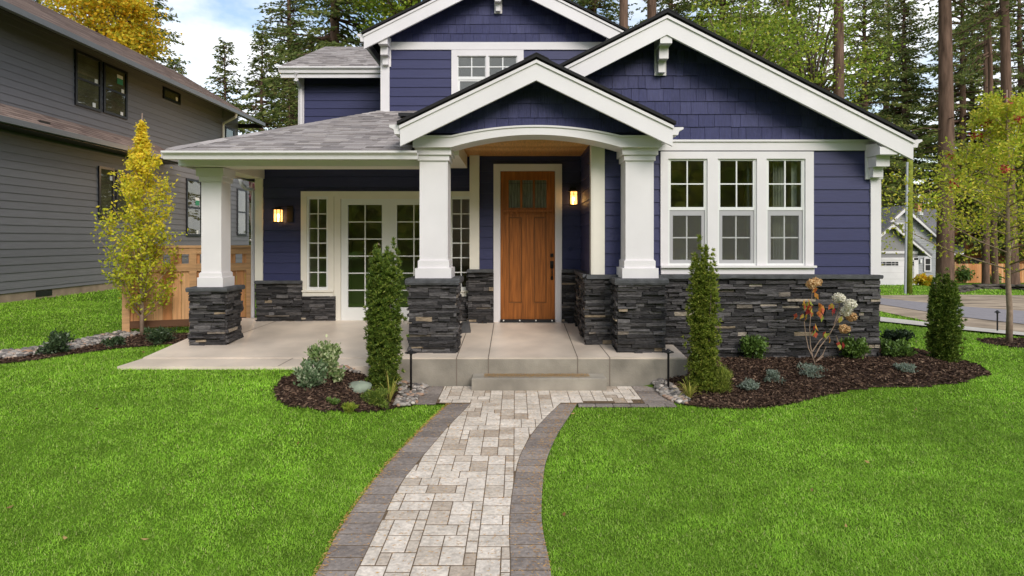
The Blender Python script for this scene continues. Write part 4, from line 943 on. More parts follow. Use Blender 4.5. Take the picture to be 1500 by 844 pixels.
# skirt roof
NS1 = 19.6
zs1 = ZC + .2622 * 11.55 + .0
nroof(xe_, zl_, NUX + .02, zs1 + .05, NB0, NS1, 'skirt_roof')
mb = MB(); mb.box(xe_ - .02, xe_ + .10, NB0, NS1, zl_ - .115, zl_ + .01); part(mb, 'gutter', M['greytrim'], nb)
mb = MB(); mb.box(NX - .01, xe_ - .022, NB0, NS1, zl_ - .14, zl_ - .12); mb.prism_y([(xe_ - .02, zl_ - .12), (NUX, zl_ - .12), (NUX, zs1)], NS1 - .03, NS1); part(mb, 'soffit', M['blackframe'], nb)
mb = MB(); c = (-11.0, 14.05, zl_ + .13); mb.box(c[0] - .12, c[0] + .14, c[1], c[1] + .3, c[2] - .1, c[2] + .06); part(mb, 'roof_vent', M['blackmetal'], nb)
mb = MB(); mb.tube([(xe_ + .03, 23.4, zu_ - .1), (xe_ - .02, 23.45, zu_ - .22), (NUX + .10, 24.1, zu_ - .34), (NUX + .07, 24.15, zu_ - .5), (NUX + .07, 24.15, 2.6)], .05, 6); part(mb, 'downspout', M['sticker'], nb)
def nwin(Xw, y0, y1, z0, z1, split=True, stick=(), gst=None):
    mb = MB(); fr = .07
    mb.box(Xw, Xw + .045, y0, y0 + fr, z0, z1); mb.box(Xw, Xw + .045, y1 - fr, y1, z0, z1); mb.box(Xw, Xw + .045, y0 + fr, y1 - fr, z0, z0 + fr); mb.box(Xw, Xw + .045, y0 + fr, y1 - fr, z1 - fr, z1)
    if split: zm = (z0 + z1) / 2; mb.box(Xw, Xw + .04, y0 + fr, y1 - fr, zm - .03, zm + .03)
    wd = part(mb, 'window', M['blackframe'], nb)
    mb = MB(); mb.box(Xw + .022, Xw + .026, y0 + fr, y1 - fr, z0 + fr, z1 - fr); mb.build('pane', M['nglass'], wd)
    mb = MB(); mb.box(Xw + .002, Xw + .008, y0 + fr, y1 - fr, z0 + fr, z1 - fr); mb.build('interior_panel', M['interior_panel'], wd)  # flat panel added behind the glass in place of a room
    if stick or gst:
        for a, b in stick:
            mb = MB(); ya = y0 + (y1 - y0) * a; za = z0 + (z1 - z0) * b; mb.box(Xw + .027, Xw + .029, ya - .06, ya + .06, za - .06, za + .06); mb.build('sticker', M['sticker'], wd)
    if gst:
        ya = y0 + (y1 - y0) * gst[0]; za = z0 + (z1 - z0) * gst[1]; mb = MB(); mb.box(Xw + .027, Xw + .029, ya - .13, ya + .13, za - .02, za + .13); mb.build('sticker', M['sticker'], wd)
        mb = MB(); mb.box(Xw + .0295, Xw + .031, ya - .13, ya + .13, za - .14, za + .03); mb.build('sticker', M['gsticker'], wd)
M['interior_panel'] = mat('drywall_interior', (.30, .285, .22), .9, .1, noise=(1.5, .5, 4))
M['nglass'] = glassmat('neighbor_glass', (.8, .8, .74), 1.8, .05)
Yn = lambda px, Xc: F * Xc / (px - CX)
u = NUX
def nw(px0, px1, ytop, ybot, Xc, **k): nwin(Xc + .012, Yn(px0, Xc), Yn(px1, Xc), Z(ybot, Yn(px1, Xc)), Z(ytop, Yn(px0, Xc)), **k)
nw(108, 146, 72, 165, u, stick=((.8, .56), (.72, .10)))
nw(149.5, 184.5, 91, 175.5, u, stick=((.80, .56), (.76, .08)), gst=(.68, .78))
nw(237.5, 262.5, 127, 154, u, split=False, stick=((.78, .40),))
nwin(NUX - .045, 24.5, 25.3, 5.0, 6.45)
nw(142.5, 165, 243, 322, NX, split=False, stick=((.82, .80),)); nw(168, 187, 249, 322, NX, split=False)
nw(271.5, 294, 261, 346, NX, stick=((.7, .07),), gst=(.7, .62)); nw(300, 322, 267, 347, NX)
nw(346, 360, 276, 345, NX)
# no rooms behind these panes, only the flat panels added as interiors
mb = MB()
for (px0, px1, yt, yb, Xc) in ((108, 184.5, 72, 175, NUX), (237.5, 262.5, 127, 154, NUX), (142.5, 187, 243, 322, NX), (271.5, 322, 261, 347, NX), (346, 360, 276, 345, NX)): pass

# ---------------------------------------------------------------- cedar fence
fl = Vector((G(182, 488).x, G(182, 488).y, 0)); fr_ = Vector((X(372, 10.9), 10.9, 0))
fe = thing('cedar_fence', (fl.x, fl.y, float(H(fl.x, fl.y))), 'orange cedar fence with square openings along its top, left of the porch', 'fence')
d = (fr_ - fl); FL = d.length; d.normalize(); nrm = Vector((d.y, -d.x, 0)); ztop_ = 1.83
def fbox(mb, s0, s1, n0, n1, z0, z1):
    p = [fl + d * s + nrm * n for n in (n0, n1) for s in (s0, s1)]
    v = [(q.x, q.y, z) for z in (z0, z1) for q in p]; mb.add(v, [(0, 2, 3, 1), (4, 5, 7, 6), (0, 1, 5, 4), (2, 6, 7, 3), (0, 4, 6, 2), (1, 3, 7, 5)])
gz = .44
mb = MB(); s = 0
while s < FL: fbox(mb, s + .002, min(s + .14, FL) - .002, -.012, .012 + random.uniform(0, .006), gz - .02, ztop_ - .40); s += .142
part(mb, 'board_panel', M['fence'], fe)
for s in (0, FL / 2, FL - .1): mb = MB(); fbox(mb, s - .02, s + .09, -.05, .06, gz - .1, ztop_ - .06); part(mb, 'post', M['fencerail'], fe)
mb = MB(); fbox(mb, -.02, FL, .02, .05, gz, gz + .11); bot = part(mb, 'bottom_rail', mat('weathered_rail', (.13, .06, .03), .9), fe)
mb = MB(); fbox(mb, 0, FL, .0195, .055, ztop_ - .46, ztop_ - .33); part(mb, 'middle_rail', M['fencerail'], fe)
mb = MB(); fbox(mb, -.03, FL + .02, -.06, .075, ztop_ - .06, ztop_ - .02); fbox(mb, 0, FL, .015, .052, ztop_ - .17, ztop_ - .062); part(mb, 'top_rail', M['fencerail'], fe)
mb = MB(); s = 0.12
while s < FL: mb = MB(); fbox(mb, s, min(s + .17, FL), -.02, .022, ztop_ - .33, ztop_ - .17); part(mb, 'lattice_block', M['fence'], fe); s += .28

# ---------------------------------------------------------------- foliage builders
def leaf_part(name, V, Fq, m, parent=None, origin=None):
    return finish(name, fast_mesh(name, V, Fq), m, parent, origin)
def cat(l): 
    Vs = []; Fs = []; n = 0
    for V, Fq in l: Vs.append(V); Fs.append(Fq + n); n += len(V)
    return np.concatenate(Vs), np.concatenate(Fs)
def shrub(name, px, py, wpx, hpx, m, label, n=900, ls=.035, seed=0, group=None, up=.5, stems=True, aspect=.55, lift=.12):
    rng = np.random.default_rng(seed); c = G(px, py); s = c.y / F; wd, h = wpx * s / 2, hpx * s
    n = int(n * 2.2); ls = ls * 1.25; cl = 30; cc = np.stack([rng.normal(0, .42, cl).clip(-.8, .8) * wd, rng.normal(0, .42, cl).clip(-.8, .8) * wd, (lift + rng.uniform(0, .9 - lift, cl)) * h], 1)
    k = rng.integers(0, cl, n); P = cc[k] + rng.normal(0, .17, (n, 3)) * np.array([wd, wd, h * .6]); P[:, 2] = np.clip(P[:, 2], .01, None)
    D = norm(P - np.array([0, 0, h * .25])) * .7 + rng.normal(0, .6, (n, 3)) + np.array([0, 0, up])
    V, Fq = leaves(P, D, ls * rng.uniform(.7, 1.2, n), ls * aspect, rng, .15)
    t = thing(name, c, label, 'shrub', group)
    mb = MB()
    for q in cc[::2]: mb.tube([(c.x, c.y, c.z - .01), (c.x + q[0] * .5, c.y + q[1] * .5, c.z + q[2] * .55), (c.x + q[0], c.y + q[1], c.z + q[2])], [.007, .005, .002], 4)
    part(mb, 'stem', M['youngbark'], t); leaf_part('foliage', V + np.array(c), Fq, m, t); return t
def yew(px, py, wpx, top, m, label, seed, lean=0, forks=None, n=1500, flat=.84, tipf=.15):
    rng = np.random.default_rng(seed); c = G(px, py); s = c.y / F; R = wpx * s / 2; h = (py - top) * s
    t = thing('columnar_yew', c, label, 'shrub', 'columnar yews in the planting beds')
    tips = []
    # upright shoots packed into a column; each carries needle tufts
    shoots = 46; a = rng.uniform(0, 2 * np.pi, shoots); r = np.sqrt(rng.uniform(.05, 1, shoots)) * R * .74; hh = h * (flat + (1 - flat) * rng.uniform(0, 1, shoots) ** 1.2) * (1 - .12 * (r / R) ** 2)
    if forks:
        for i, (fx, fh) in enumerate(forks): a[i] = 0; r[i] = fx * s; hh[i] = fh * s
    P = []; D = []
    for i in range(shoots):
        m_ = int(n * 1.5 / shoots); zt = rng.uniform(.0, 1, m_) * hh[i]; bul = .72 + .3 * np.sin(np.pi * np.clip(zt / h, 0, 1)) ** .6
        tp = np.clip((hh[i] - zt) / (tipf * hh[i]), .25, 1)
        sp = R * .16 * tp
        x = r[i] * np.cos(a[i]) * bul + rng.normal(0, 1, m_) * sp + lean * zt; y = r[i] * np.sin(a[i]) * bul + rng.normal(0, 1, m_) * sp
        P.append(np.stack([x, y, zt + .02], 1)); o_ = np.stack([x, y, np.full(m_, R * .5)], 1); D.append(o_)
    P = np.concatenate(P); D = norm(np.concatenate(D)); k = 17
    C = np.repeat(P, k, 0); DD = np.repeat(D, k, 0) * .8 + rng.normal(0, .55, (len(C), 3)) + np.array([0, 0, .35]); DD = norm(DD); ln = rng.uniform(.028, .05, len(C)); C = C + DD * ln[:, None] * .6
    V, Fq = leaves(C, DD, ln * 1.1, .0115, rng); leaf_part('foliage', V + np.array(c), Fq, m, t)
    mb = MB(); 
    for i in range(7): q = rng.normal(0, R * .3, 2); mb.tube([(c.x + q[0] * .4, c.y + q[1] * .4, c.z - .02), (c.x + q[0], c.y + q[1], c.z + h * .75)], [.016, .006], 5)
    part(mb, 'stem', M['bark2'], t); return t

yew(562, 576, 49, 358, M['yew'], 'dense dark green columnar yew in front of the glazed double doors', 1, n=2000, forks=[(18, 222), (-14, 214), (22, 208)])
yew(1031, 574, 45, 362, M['yewlight'], 'olive green columnar yew with several pointed tips, below the triple window', 2, n=1700, flat=.74, tipf=.24, forks=[(-8, 230), (15, 214), (2, 196), (-18, 180)])
yew(1383, 530, 46, 392, M['yew'], 'dark bushy columnar yew at the right end of the mulch bed', 3, n=1600, flat=.62, tipf=.34)

# ---------------------------------------------------------------- planting beds
bed_l = gpoly([(500, 538), (440, 546), (413, 556), (402, 572), (406, 586), (425, 597), (470, 602.5), (520, 603.5), (560, 602), (584, 597), (606, 594), (628, 562), (600, 552)])
bed_l = [(x, y) for x, y, z in bed_l]
bed_l = [q for q in bed_l if True]
bed_r = [(q[0], q[1]) for q in gpoly([(958, 568), (1003, 594), (1040, 598), (1080, 599), (1118, 598), (1154, 593), (1201, 581), (1246, 572), (1300, 566), (1360, 566), (1410, 561), (1452, 550), (1436, 537), (1400, 526), (1340, 512)])] + [(5.9, 9.6), (5.3, 9.9), (5.2, 8.6), (2.25, 8.6), (2.25, 7.99), (1.9, 7.99)]
strip_l = [(q[0], q[1]) for q in gpoly([(-260, 560), (-60, 543), (0, 534), (60, 527), (110, 519), (170, 511), (235, 506), (268, 503)])] + [(-4.87, 9.0), (-4.87, 10.4), (-6.0, 10.2)] + [(q[0], q[1]) for q in gpoly([(185, 488), (140, 497), (90, 508), (45, 515), (0, 519), (-60, 526), (-260, 540)])]
rockline_l = [(q[0], q[1]) for q in gpoly([(-260, 552), (-60, 536), (0, 528), (60, 521), (110, 513), (150, 504), (185, 496), (205, 491), (185, 486), (140, 495), (90, 506), (45, 513), (0, 517), (-60, 524), (-260, 538)])]
ring_r = [(q[0], q[1]) for q in gpoly([(1430, 497), (1440, 503), (1475, 508), (1530, 513), (1600, 512), (1600, 502), (1530, 499), (1480, 495)])]
rocks_path_l = [(q[0], q[1]) for q in gpoly([(590, 563), (620, 559), (627, 566), (610, 588), (604, 597), (578, 596), (583, 582)])]
rocks_slab_l = [(q[0], q[1]) for q in gpoly([(486, 541), (545, 541), (590, 548), (600, 560), (575, 566), (540, 553), (500, 546)])]
rocks_path_r = [(q[0], q[1]) for q in gpoly([(955, 560), (966, 555), (985, 568), (1010, 585), (1008, 595), (985, 590), (965, 578)])]
for poly in (bed_l, bed_r, strip_l, ring_r): patch('mulch_bed', poly, M['mulchbase'], .006, .06)
def scatter(poly, n, rng):
    p = np.array(poly); a, b = p.min(0), p.max(0); R = []
    while sum(len(q) for q in R) < n:
        x = rng.uniform(a[0], b[0], n * 2); y = rng.uniform(a[1], b[1], n * 2); k = inpoly(x, y, poly); R.append(np.stack([x[k], y[k]], 1))
    return np.concatenate(R)[:n]
rng = np.random.default_rng(5); P = []
for poly, n in ((bed_l, 9000), (bed_r, 26000), (strip_l, 8000), (ring_r, 1800)):
    q = scatter(poly, n, rng); P.append(np.column_stack([q, H(q[:, 0], q[:, 1]) + rng.uniform(.004, .028, n)]))
P = np.concatenate(P); n = len(P); D = rng.normal(0, 1, (n, 3)); D[:, 2] *= .35
V, Fq = leaves(P, D, rng.uniform(.025, .075, n), rng.uniform(.008, .022, n), rng)
tag(leaf_part('bark_mulch', V, Fq, M['chips']), 'dark brown bark mulch covering the planting beds', 'mulch', kind='stuff')
# river rocks
ico = []
import bmesh
bm = bmesh.new(); bmesh.ops.create_icosphere(bm, subdivisions=2, radius=1); bv = np.array([v.co[:] for v in bm.verts]); bf = np.array([[v.index for v in f.verts] for f in bm.faces]); bm.free()
def rocks(poly, n, smin, smax, rng, dz=.015):
    q = scatter(poly, n, rng); L_ = []
    for x, y in q:
        s = rng.uniform(smin, smax); sc = s * np.array([rng.uniform(.8, 1.3), rng.uniform(.7, 1), rng.uniform(.4, .65)])
        th = rng.uniform(0, 6.28); c_, s_ = math.cos(th), math.sin(th); v = bv * (1 + .22 * np.sin(bv @ rng.normal(0, 2.2, 3) + rng.uniform(0, 6))[:, None]) * sc
        v = np.stack([v[:, 0] * c_ - v[:, 1] * s_, v[:, 0] * s_ + v[:, 1] * c_, v[:, 2]], 1) + np.array([x, y, float(H(x, y)) + dz + rng.uniform(0, .02)]); L_.append((v, bf))
    return L_
L_ = rocks(rocks_path_l, 260, .018, .042, rng) + rocks(rocks_slab_l, 300, .016, .038, rng) + rocks(rocks_path_r, 240, .018, .045, rng) + rocks(rockline_l, 1300, .02, .05, rng)
V, Fq = cat(L_); o = leaf_part('river_rocks', V, Fq, M['rock']); o.data.polygons.foreach_set('use_smooth', np.ones(len(o.data.polygons), bool)); tag(o, 'small rounded pale river rocks edging the planting beds', 'rocks', kind='stuff')
# boulder and loose stone
def rockthing(name, c, sc, m, label, cat_, seed):
    r = np.random.default_rng(seed); v = bv.copy()
    for _ in range(4): v = v * (1 + .07 * np.sin(v @ r.normal(0, 2, 3) + r.uniform(0, 6))[:, None])
    v = v * np.array(sc) + np.array([c.x, c.y, c.z]); o = finish(name, fast_mesh(name, v, bf), m, origin=c, smooth=True); return tag(o, label, cat_)
rockthing('boulder', G(524, 570), (.165, .13, .095), M['boulder'], 'pale green grey boulder lying in mulch left of the tall yew', 'boulder', 4)
mb = MB(); c = Vector((X(683, 9.5), 9.5, slabz(9.5))); mb.box(c.x - .06, c.x + .06, c.y - .06, c.y + .1, c.z - .01, c.z + .14, .02); tag(mb.build('loose_stone', M['cap'], origin=c), 'small loose grey stone block on the porch behind the left stone pier', 'stone')

# ---------------------------------------------------------------- shrubs
shrub('small_shrub', 84, 518, 40, 30, M['shrubdark'], 'small dark round shrub by the rock edging, far left', 700, .04, 11)
shrub('low_conifer', 232, 503, 46, 22, M['shrubdark'], 'low spreading blue green conifer at the foot of the yellow tree', 900, .045, 12, up=.2, aspect=.2)
shrub('small_shrub', 165, 508, 28, 14, M['shrubdark'], 'tiny dark shrub in the mulch strip left of the yellow tree', 260, .035, 13)
shrub('variegated_shrub', 478, 556, 46, 50, M['variegated'], 'pale variegated shrub with cream edged leaves, taller one left of the yew', 900, .042, 14)
shrub('variegated_shrub', 455, 568, 40, 36, M['sage'], 'grey green rounded shrub in front of the cream edged one', 620, .040, 15)
shrub('dwarf_conifer', 549, 593, 44, 20, M['yew'], 'low dark olive feathery plant at the foot of the left yew', 1300, .05, 16, aspect=.1)
shrub('small_shrub', 488, 592, 20, 8, M['shrub'], 'tiny green sprig in the middle of the left mulch bed', 160, .03, 17)
shrub('small_shrub', 510, 602, 24, 11, M['maplegreen'], 'tiny bright green tuft at the lawn edge of the left mulch bed', 260, .045, 18, aspect=.15)
shrub('small_shrub', 1104, 526, 36, 32, M['shrub'], 'small green shrub against the stone base under the triple window', 800, .042, 19)
shrub('small_shrub', 1253, 526, 36, 30, M['shrub'], 'small green shrub against the stone base right of the flowering hydrangea', 800, .042, 20)
shrub('small_shrub', 1310, 507, 38, 24, M['shrubdark'], 'dark green shrub just past the right corner of the stone base', 700, .045, 21)
shrub('small_shrub', 1314, 524, 34, 24, M['shrub'], 'bright green shrub in front of the darker one by the house corner', 600, .045, 22)
shrub('dwarf_conifer', 1054, 573, 36, 34, M['yewlight'], 'feathery olive green plant at the right foot of the middle yew', 1500, .05, 23, aspect=.09, up=.8)
for i, (a, b, wq, hq, lb) in enumerate(((1097, 573, 28, 16, 'small silver grey plant nearest the lawn in the right bed'), (1132, 560, 24, 18, 'small silver grey plant in mid bed, between the other two silver tufts'), (1188, 552, 32, 18, 'small silver grey plant below the hydrangea'), (1327, 545, 26, 12, 'small silver grey plant near the right yew'))):
    shrub('silver_plant', a, b, wq, hq, M['silver'], lb, 420, .032, 30 + i, 'silver plants in the right bed', aspect=.25)
def strap(px, py, wpx, hpx, label, seed, n=38):
    r = np.random.default_rng(seed); c = G(px, py); s = c.y / F; mb = MB()
    for i in range(n):
        a = r.uniform(0, 6.28); L0 = r.uniform(.5, 1) * hpx * s * 1.2; rad = r.uniform(.25, 1) * wpx * s / 2; wd = .0055; pr = None; sd_ = Vector((-math.sin(a), math.cos(a), 0))
        pts = []
        for k in range(7):
            t = k / 6; pts.append(Vector((c.x + math.cos(a) * rad * t, c.y + math.sin(a) * rad * t, c.z + L0 * (1.5 * t - 1.15 * t * t * (rad / (wpx * s / 2) + .1)))))
        v = []; 
        for k, p in enumerate(pts): q = wd * (1 - (k / 6) ** 2 * .9); v += [p - sd_ * q, p + sd_ * q]
        mb.add(v, [(2 * k, 2 * k + 1, 2 * k + 3, 2 * k + 2) for k in range(6)])
    o = mb.build('strap_leaf_plant', M['strap'], origin=c); return tag(o, label, 'plant', 'arching strap leaved plants by the path')
strap(571, 590, 70, 55, 'yellowing strap leaved clump by the rocks left of the path', 1, 26)
strap(1010, 586, 62, 34, 'yellow green strap leaved clump by the rocks right of the path', 2, 46)
# hydrangea
hc = G(1195, 536); hy = thing('hydrangea', hc, 'thin hydrangea with cream and dried brown flower heads and sparse orange leaves', 'plant')
Yh = hc.y; mb = MB()
for pts in ([(1195, 536), (1190, 522), (1187, 505), (1186, 480), (1189, 440), (1190, 420)], [(1192, 526), (1184, 510), (1180, 490), (1178, 470)], [(1193, 524), (1201, 508), (1214, 492), (1226, 470), (1234, 455)], [(1195, 530), (1205, 520), (1210, 508)], [(1190, 515), (1200, 500), (1210, 490)], [(1222, 476), (1228, 455), (1230, 445)], [(1228, 470), (1240, 455), (1246, 446)], [(1198, 528), (1206, 522)], [(1225, 492), (1228, 502), (1230, 508)]):
    mb.tube([W(a, b, Yh + .02 * math.sin(a * 1.7)) for a, b in pts], [.008 - .0008 * i for i in range(len(pts))], 5)
part(mb, 'stem', M['youngbark'], hy)
rng = np.random.default_rng(9)
def head(px, py, rp, m, k):
    c = np.array(W(px, py, Yh - .04 + .1 * (k % 3 - 1))); r = rp * Yh / F; n = 260; d = norm(rng.normal(size=(n, 3))); P = c + d * r * rng.uniform(.65, 1, (n, 1)) * np.array([1, 1, .85])
    V, Fq = leaves(P, np.cross(d, rng.normal(size=(n, 3))), .026, .024, rng, .1); leaf_part('flower_head', V, Fq, m, hy)
for k, (a, b, r, w_) in enumerate(((1190, 416, 9, 0), (1196, 413, 8, 0), (1229, 437, 9.5, 1), (1246, 446, 9, 1), (1239, 456, 9, 1), (1247, 464, 8.5, 0), (1237, 482, 8, 0), (1233, 438, 6, 1))): head(a, b, r, M['petalw'] if w_ else M['petalb'], k)
lp = [(1193, 428), (1195, 434), (1180, 443), (1186, 445), (1182, 450), (1187, 454), (1178, 452), (1190, 460), (1166, 464), (1174, 464), (1181, 464), (1200, 452), (1205, 455), (1199, 460), (1203, 465), (1219, 449), (1221, 456), (1196, 480), (1194, 490), (1190, 486), (1207, 489), (1212, 492), (1216, 497), (1228, 506), (1233, 507), (1230, 470), (1182, 456), (1202, 449), (1177, 447)]
P = np.array([W(a, b, Yh - .03 + .05 * math.sin(a)) for a, b in lp]); P = np.repeat(P, 2, 0) + rng.normal(0, .012, (2 * len(P), 3)); D = rng.normal(0, .4, (len(P), 3)) + np.array([0, 0, -1.]); V, Fq = leaves(P, D, rng.uniform(.08, .12, len(P)), .055, rng, .2)
leaf_part('foliage', V, Fq, M['autumn'], hy)

# ---------------------------------------------------------------- path lights
def pathlight(px, py, hpx, label, name='path_light', cap=.10):
    c = G(px, py); s = c.y / F; h = hpx * s; t = thing(name, c, label, 'lamp', 'black path lights')
    mb = MB(); mb.lathe(c, [(.014, -.05), (.014, h - .05), (.02, h - .04), (.022, h - .02)], 10); part(mb, 'pole', M['blackmetal'], t, True)
    mb = MB(); mb.lathe(c, [(.02, h - .022), (cap, h - .026), (cap, h - .02), (.04, h - .008), (.02, h + .004), (.016, h + .016), (.004, h + .02)], 20); part(mb, 'shade', M['blackmetal'], t)
pathlight(602, 576, 62, 'black path light with a flat round hat among rocks left of the path', cap=.078)
pathlight(979, 571, 58, 'black path light with a flat round hat among rocks right of the path', cap=.07)
pathlight(1461, 487, 31, 'short black post light on the far lawn beside the sidewalk', cap=.05)

# ---------------------------------------------------------------- young trees
def young_tree(px, py, label, crown_fn, n, m, ls, seed, height, trunk_r, nb, vase=.35, zlow=.12, lean=0, name='young_tree', barkm='youngbark', redn=0):
    """thin trunk, ascending limbs and separate leaves; crown_fn(t) = radius at relative height"""
    rng = np.random.default_rng(seed); c = G(px, py); t = thing(name, c, label, 'tree'); mb = MB()
    top = Vector((c.x + lean, c.y, c.z + height * .97)); pts = [Vector(c).lerp(top, i / 8) + Vector((rng.normal(0, .012), rng.normal(0, .012), 0)) * (i > 0) for i in range(9)]; pts[0].z -= .05
    mb.tube(pts, [trunk_r * (1 - .9 * (i / 8) ** .8) + .003 for i in range(9)], 8); P = []; D = []
    for i in range(nb):
        t0 = zlow + (1 - zlow) * (i + rng.uniform(0, 1)) / nb * .92; a = i * 2.4 + rng.normal(0, .3); b0 = Vector(c).lerp(top, t0)
        R = crown_fn(min(t0 + vase * .35, 1)) * rng.uniform(.75, 1.15); up = R * vase * 3.0 + .1
        p = [b0 + Vector((math.cos(a) * R * s_, math.sin(a) * R * s_, up * s_ ** 1.3 * (1 if t0 < .85 else .5))) for s_ in (0, .35, .7, 1)]
        mb.tube(p, [trunk_r * .38 * (1 - t0 * .6), trunk_r * .28 * (1 - t0 * .6), .005, .002], 5)
        for k in range(5):
            s0 = rng.uniform(.25, .95); q = p[0].lerp(p[3], s0); e = q + Vector(rng.normal(0, 1, 3) * R * .22) + Vector((0, 0, .08)); mb.tube([q, e], [.004, .0015], 4)
            m_ = max(1, int(n / nb / 7)); f_ = rng.uniform(.2, 1.1, (m_, 1)); P.append(np.array(q) + (np.array(e) - np.array(q)) * f_ + rng.normal(0, .03 + R * .045, (m_, 3)))
        m_ = max(1, int(n / nb * 2 / 7)); f_ = rng.uniform(.15, 1.08, (m_, 1)); P.append(np.array(p[0]) + (np.array(p[3]) - np.array(p[0])) * f_ + rng.normal(0, .03 + R * .055, (m_, 3)))
    part(mb, 'trunk', M[barkm], t, True)
    P = np.concatenate(P); D = rng.normal(0, .7, P.shape) + np.array([0, 0, -.1]); V, Fq = leaves(P, D, ls * rng.uniform(.7, 1.25, len(P)), ls * .6 * rng.uniform(.8, 1.1, len(P)), rng, .12)
    leaf_part('crown', V, Fq, m, t)
    if redn:
        C_ = P[rng.integers(0, len(P), redn)]; C_ = C_[C_[:, 2] > c.z + height * .55]
        
        for q in C_:
            Q = q + rng.normal(0, .045, (22, 3)); V, Fq = leaves(Q, rng.normal(0, 1, Q.shape) + np.array([0, 0, -.6]), .06, .045, rng, .1); leaf_part('red_leaf_cluster', V, Fq, M['redleaf'], t)
    return t
# leaf colour of the yellow tree runs from green (low, late) to yellow (top)
m = island('turning_leaves', [(0, (.28, .38, .03)), (.40, (.60, .62, .045)), (.7, (.90, .74, .06)), (1, (.95, .68, .07))], .6, .25, noise=None, trans=.4, patch=(6, .2))
n_ = m.node_tree; tcn = n_.nodes.new('ShaderNodeTexCoord'); sp_ = n_.nodes.new('ShaderNodeSeparateXYZ'); n_.links.new(tcn.outputs['Object'], sp_.inputs[0])
mr = n_.nodes.new('ShaderNodeMapRange'); mr.inputs['From Min'].default_value = .9; mr.inputs['From Max'].default_value = 3.7; n_.links.new(sp_.outputs['Z'], mr.inputs['Value'])
geo = [q for q in n_.nodes if q.type == 'NEW_GEOMETRY'][0]; rampn = [q for q in n_.nodes if q.type == 'VALTORGB'][0]
ad = n_.nodes.new('ShaderNodeMath'); ad.operation = 'MULTIPLY_ADD'; ad.inputs[1].default_value = .5; n_.links.new(geo.outputs['Random Per Island'], ad.inputs[0])
hf = n_.nodes.new('ShaderNodeMath'); hf.operation = 'MULTIPLY'; hf.inputs[1].default_value = .52; n_.links.new(mr.outputs[0], hf.inputs[0]); n_.links.new(hf.outputs[0], ad.inputs[2]); n_.links.new(ad.outputs[0], rampn.inputs[0])
M['turning'] = m
yt = G(208, 491)
cf = lambda t: float(np.interp(t, [.1, .2, .35, .5, .62, .75, .88, 1], [.46, .58, .57, .49, .44, .31, .11, .03]))
young_tree(208, 491, 'slender young tree in yellow and green autumn leaf beside the cedar fence', cf, 9500, M['turning'], .060, 3, (491 - 156) * yt.y / F, .034, 58, .34, zlow=.055)
mt = G(1478, 502)
cf2 = lambda t: float(np.interp(t, [.1, .24, .34, .48, .62, .8, 1], [.5, 1.5, 1.95, 1.75, 1.2, .85, .4]))
young_tree(1478, 502, 'young maple with sparse lime leaves and a few red clusters on the right lawn', cf2, 14500, M['limeleaf'], .062, 4, (502 - 120) * mt.y / F, .050, 40, .15, zlow=.27, redn=26)

# ---------------------------------------------------------------- conifers and big trees beyond
def fir_protos():
    pass
def fir_arrays(Hh, R, z0, seed, whorl=.52, dens=1.15, card=.34, nbr=6):
    rng = np.random.default_rng(seed); limb = MB(); P = []; D = []; z = z0
    while z < Hh * .985:
        t = (z - z0) / (Hh - z0); L = (R * (1 - t) ** .72 + .25)
        for k in range(nbr):
            az = rng.uniform(0, 2 * np.pi); l = L * rng.uniform(.55, 1.12); pit = np.interp(t, [0, .5, 1], [-.12, .05, .7]) + rng.normal(0, .08)
            dh = np.array([math.cos(az), math.sin(az), 0]); sd_ = np.array([-dh[1], dh[0], 0]); b = np.array([0, 0, z + rng.uniform(-.3, .3)])
            pos = lambda s: b + dh * l * s + np.array([0, 0, 1]) * l * (pit * s - .22 * s * s)
            limb.tube([pos(s) for s in (0, .4, .75, 1)], [.02 + .016 * l, .014 + .009 * l, .012, .005], 4)
            nt_ = max(3, int(l / .34 * dens))
            for q in range(nt_):
                s = .2 + .8 * (q + rng.uniform(0, 1)) / nt_; c = pos(s); side = 1 if q % 2 else -1; tl = min(1.25, (.30 * l + .25) * (1.15 - .75 * s)) * rng.uniform(.6, 1.2)
                dv = dh * .75 + sd_ * side * .8 + np.array([0, 0, -.22 + rng.normal(0, .12)]); dv /= np.linalg.norm(dv)
                m_ = max(3, int(tl / .085 * dens)); f_ = rng.uniform(.0, 1.05, m_)[:, None]
                P.append(c + dv * tl * f_ + rng.normal(0, .05, (m_, 3))); D.append(dv + sd_ * rng.normal(0, .75, (m_, 1)) + np.array([0, 0, -.18]) + rng.normal(0, .25, (m_, 3)))
        z += whorl * (1 - .45 * t)
    P = np.concatenate(P); D = np.concatenate(D); n = len(P)
    V, Fq = leaves(P, D, card * rng.uniform(.6, 1.2, n), card * .34, rng, .1)
    return limb, V, Fq
def make_fir(Hh, R, z0, seed, tr, fm, bm_='bark', stubs=0, **k):
    limb, V, Fq = fir_arrays(Hh, R, z0, seed, **k); rng = np.random.default_rng(seed)
    t = thing('conifer', (0, 0, 0), '', 'tree')
    mb = MB(); zz = [-.6, 0, .8, Hh * .25, Hh * .5, Hh * .75, Hh]; rr = [1.35, 1.15, 1.02, .9, .72, .45, .06]
    mb.tube([(rng.normal(0, .012 * i), rng.normal(0, .012 * i), z) for i, z in enumerate(zz)], [tr * q for q in rr], 12); limb.add(mb.v, mb.f)
    for i in range(stubs):
        z = rng.uniform(2.5, max(z0, 6)); a = rng.uniform(0, 6.28); l = rng.uniform(.8, 3); limb.tube([(0, 0, z), (math.cos(a) * l * .5, math.sin(a) * l * .5, z + .05), (math.cos(a) * l, math.sin(a) * l, z - .25)], [.035, .02, .008], 4)
    part(limb, 'trunk', M[bm_], t, True); leaf_part('crown', V, Fq, M[fm], t); return t
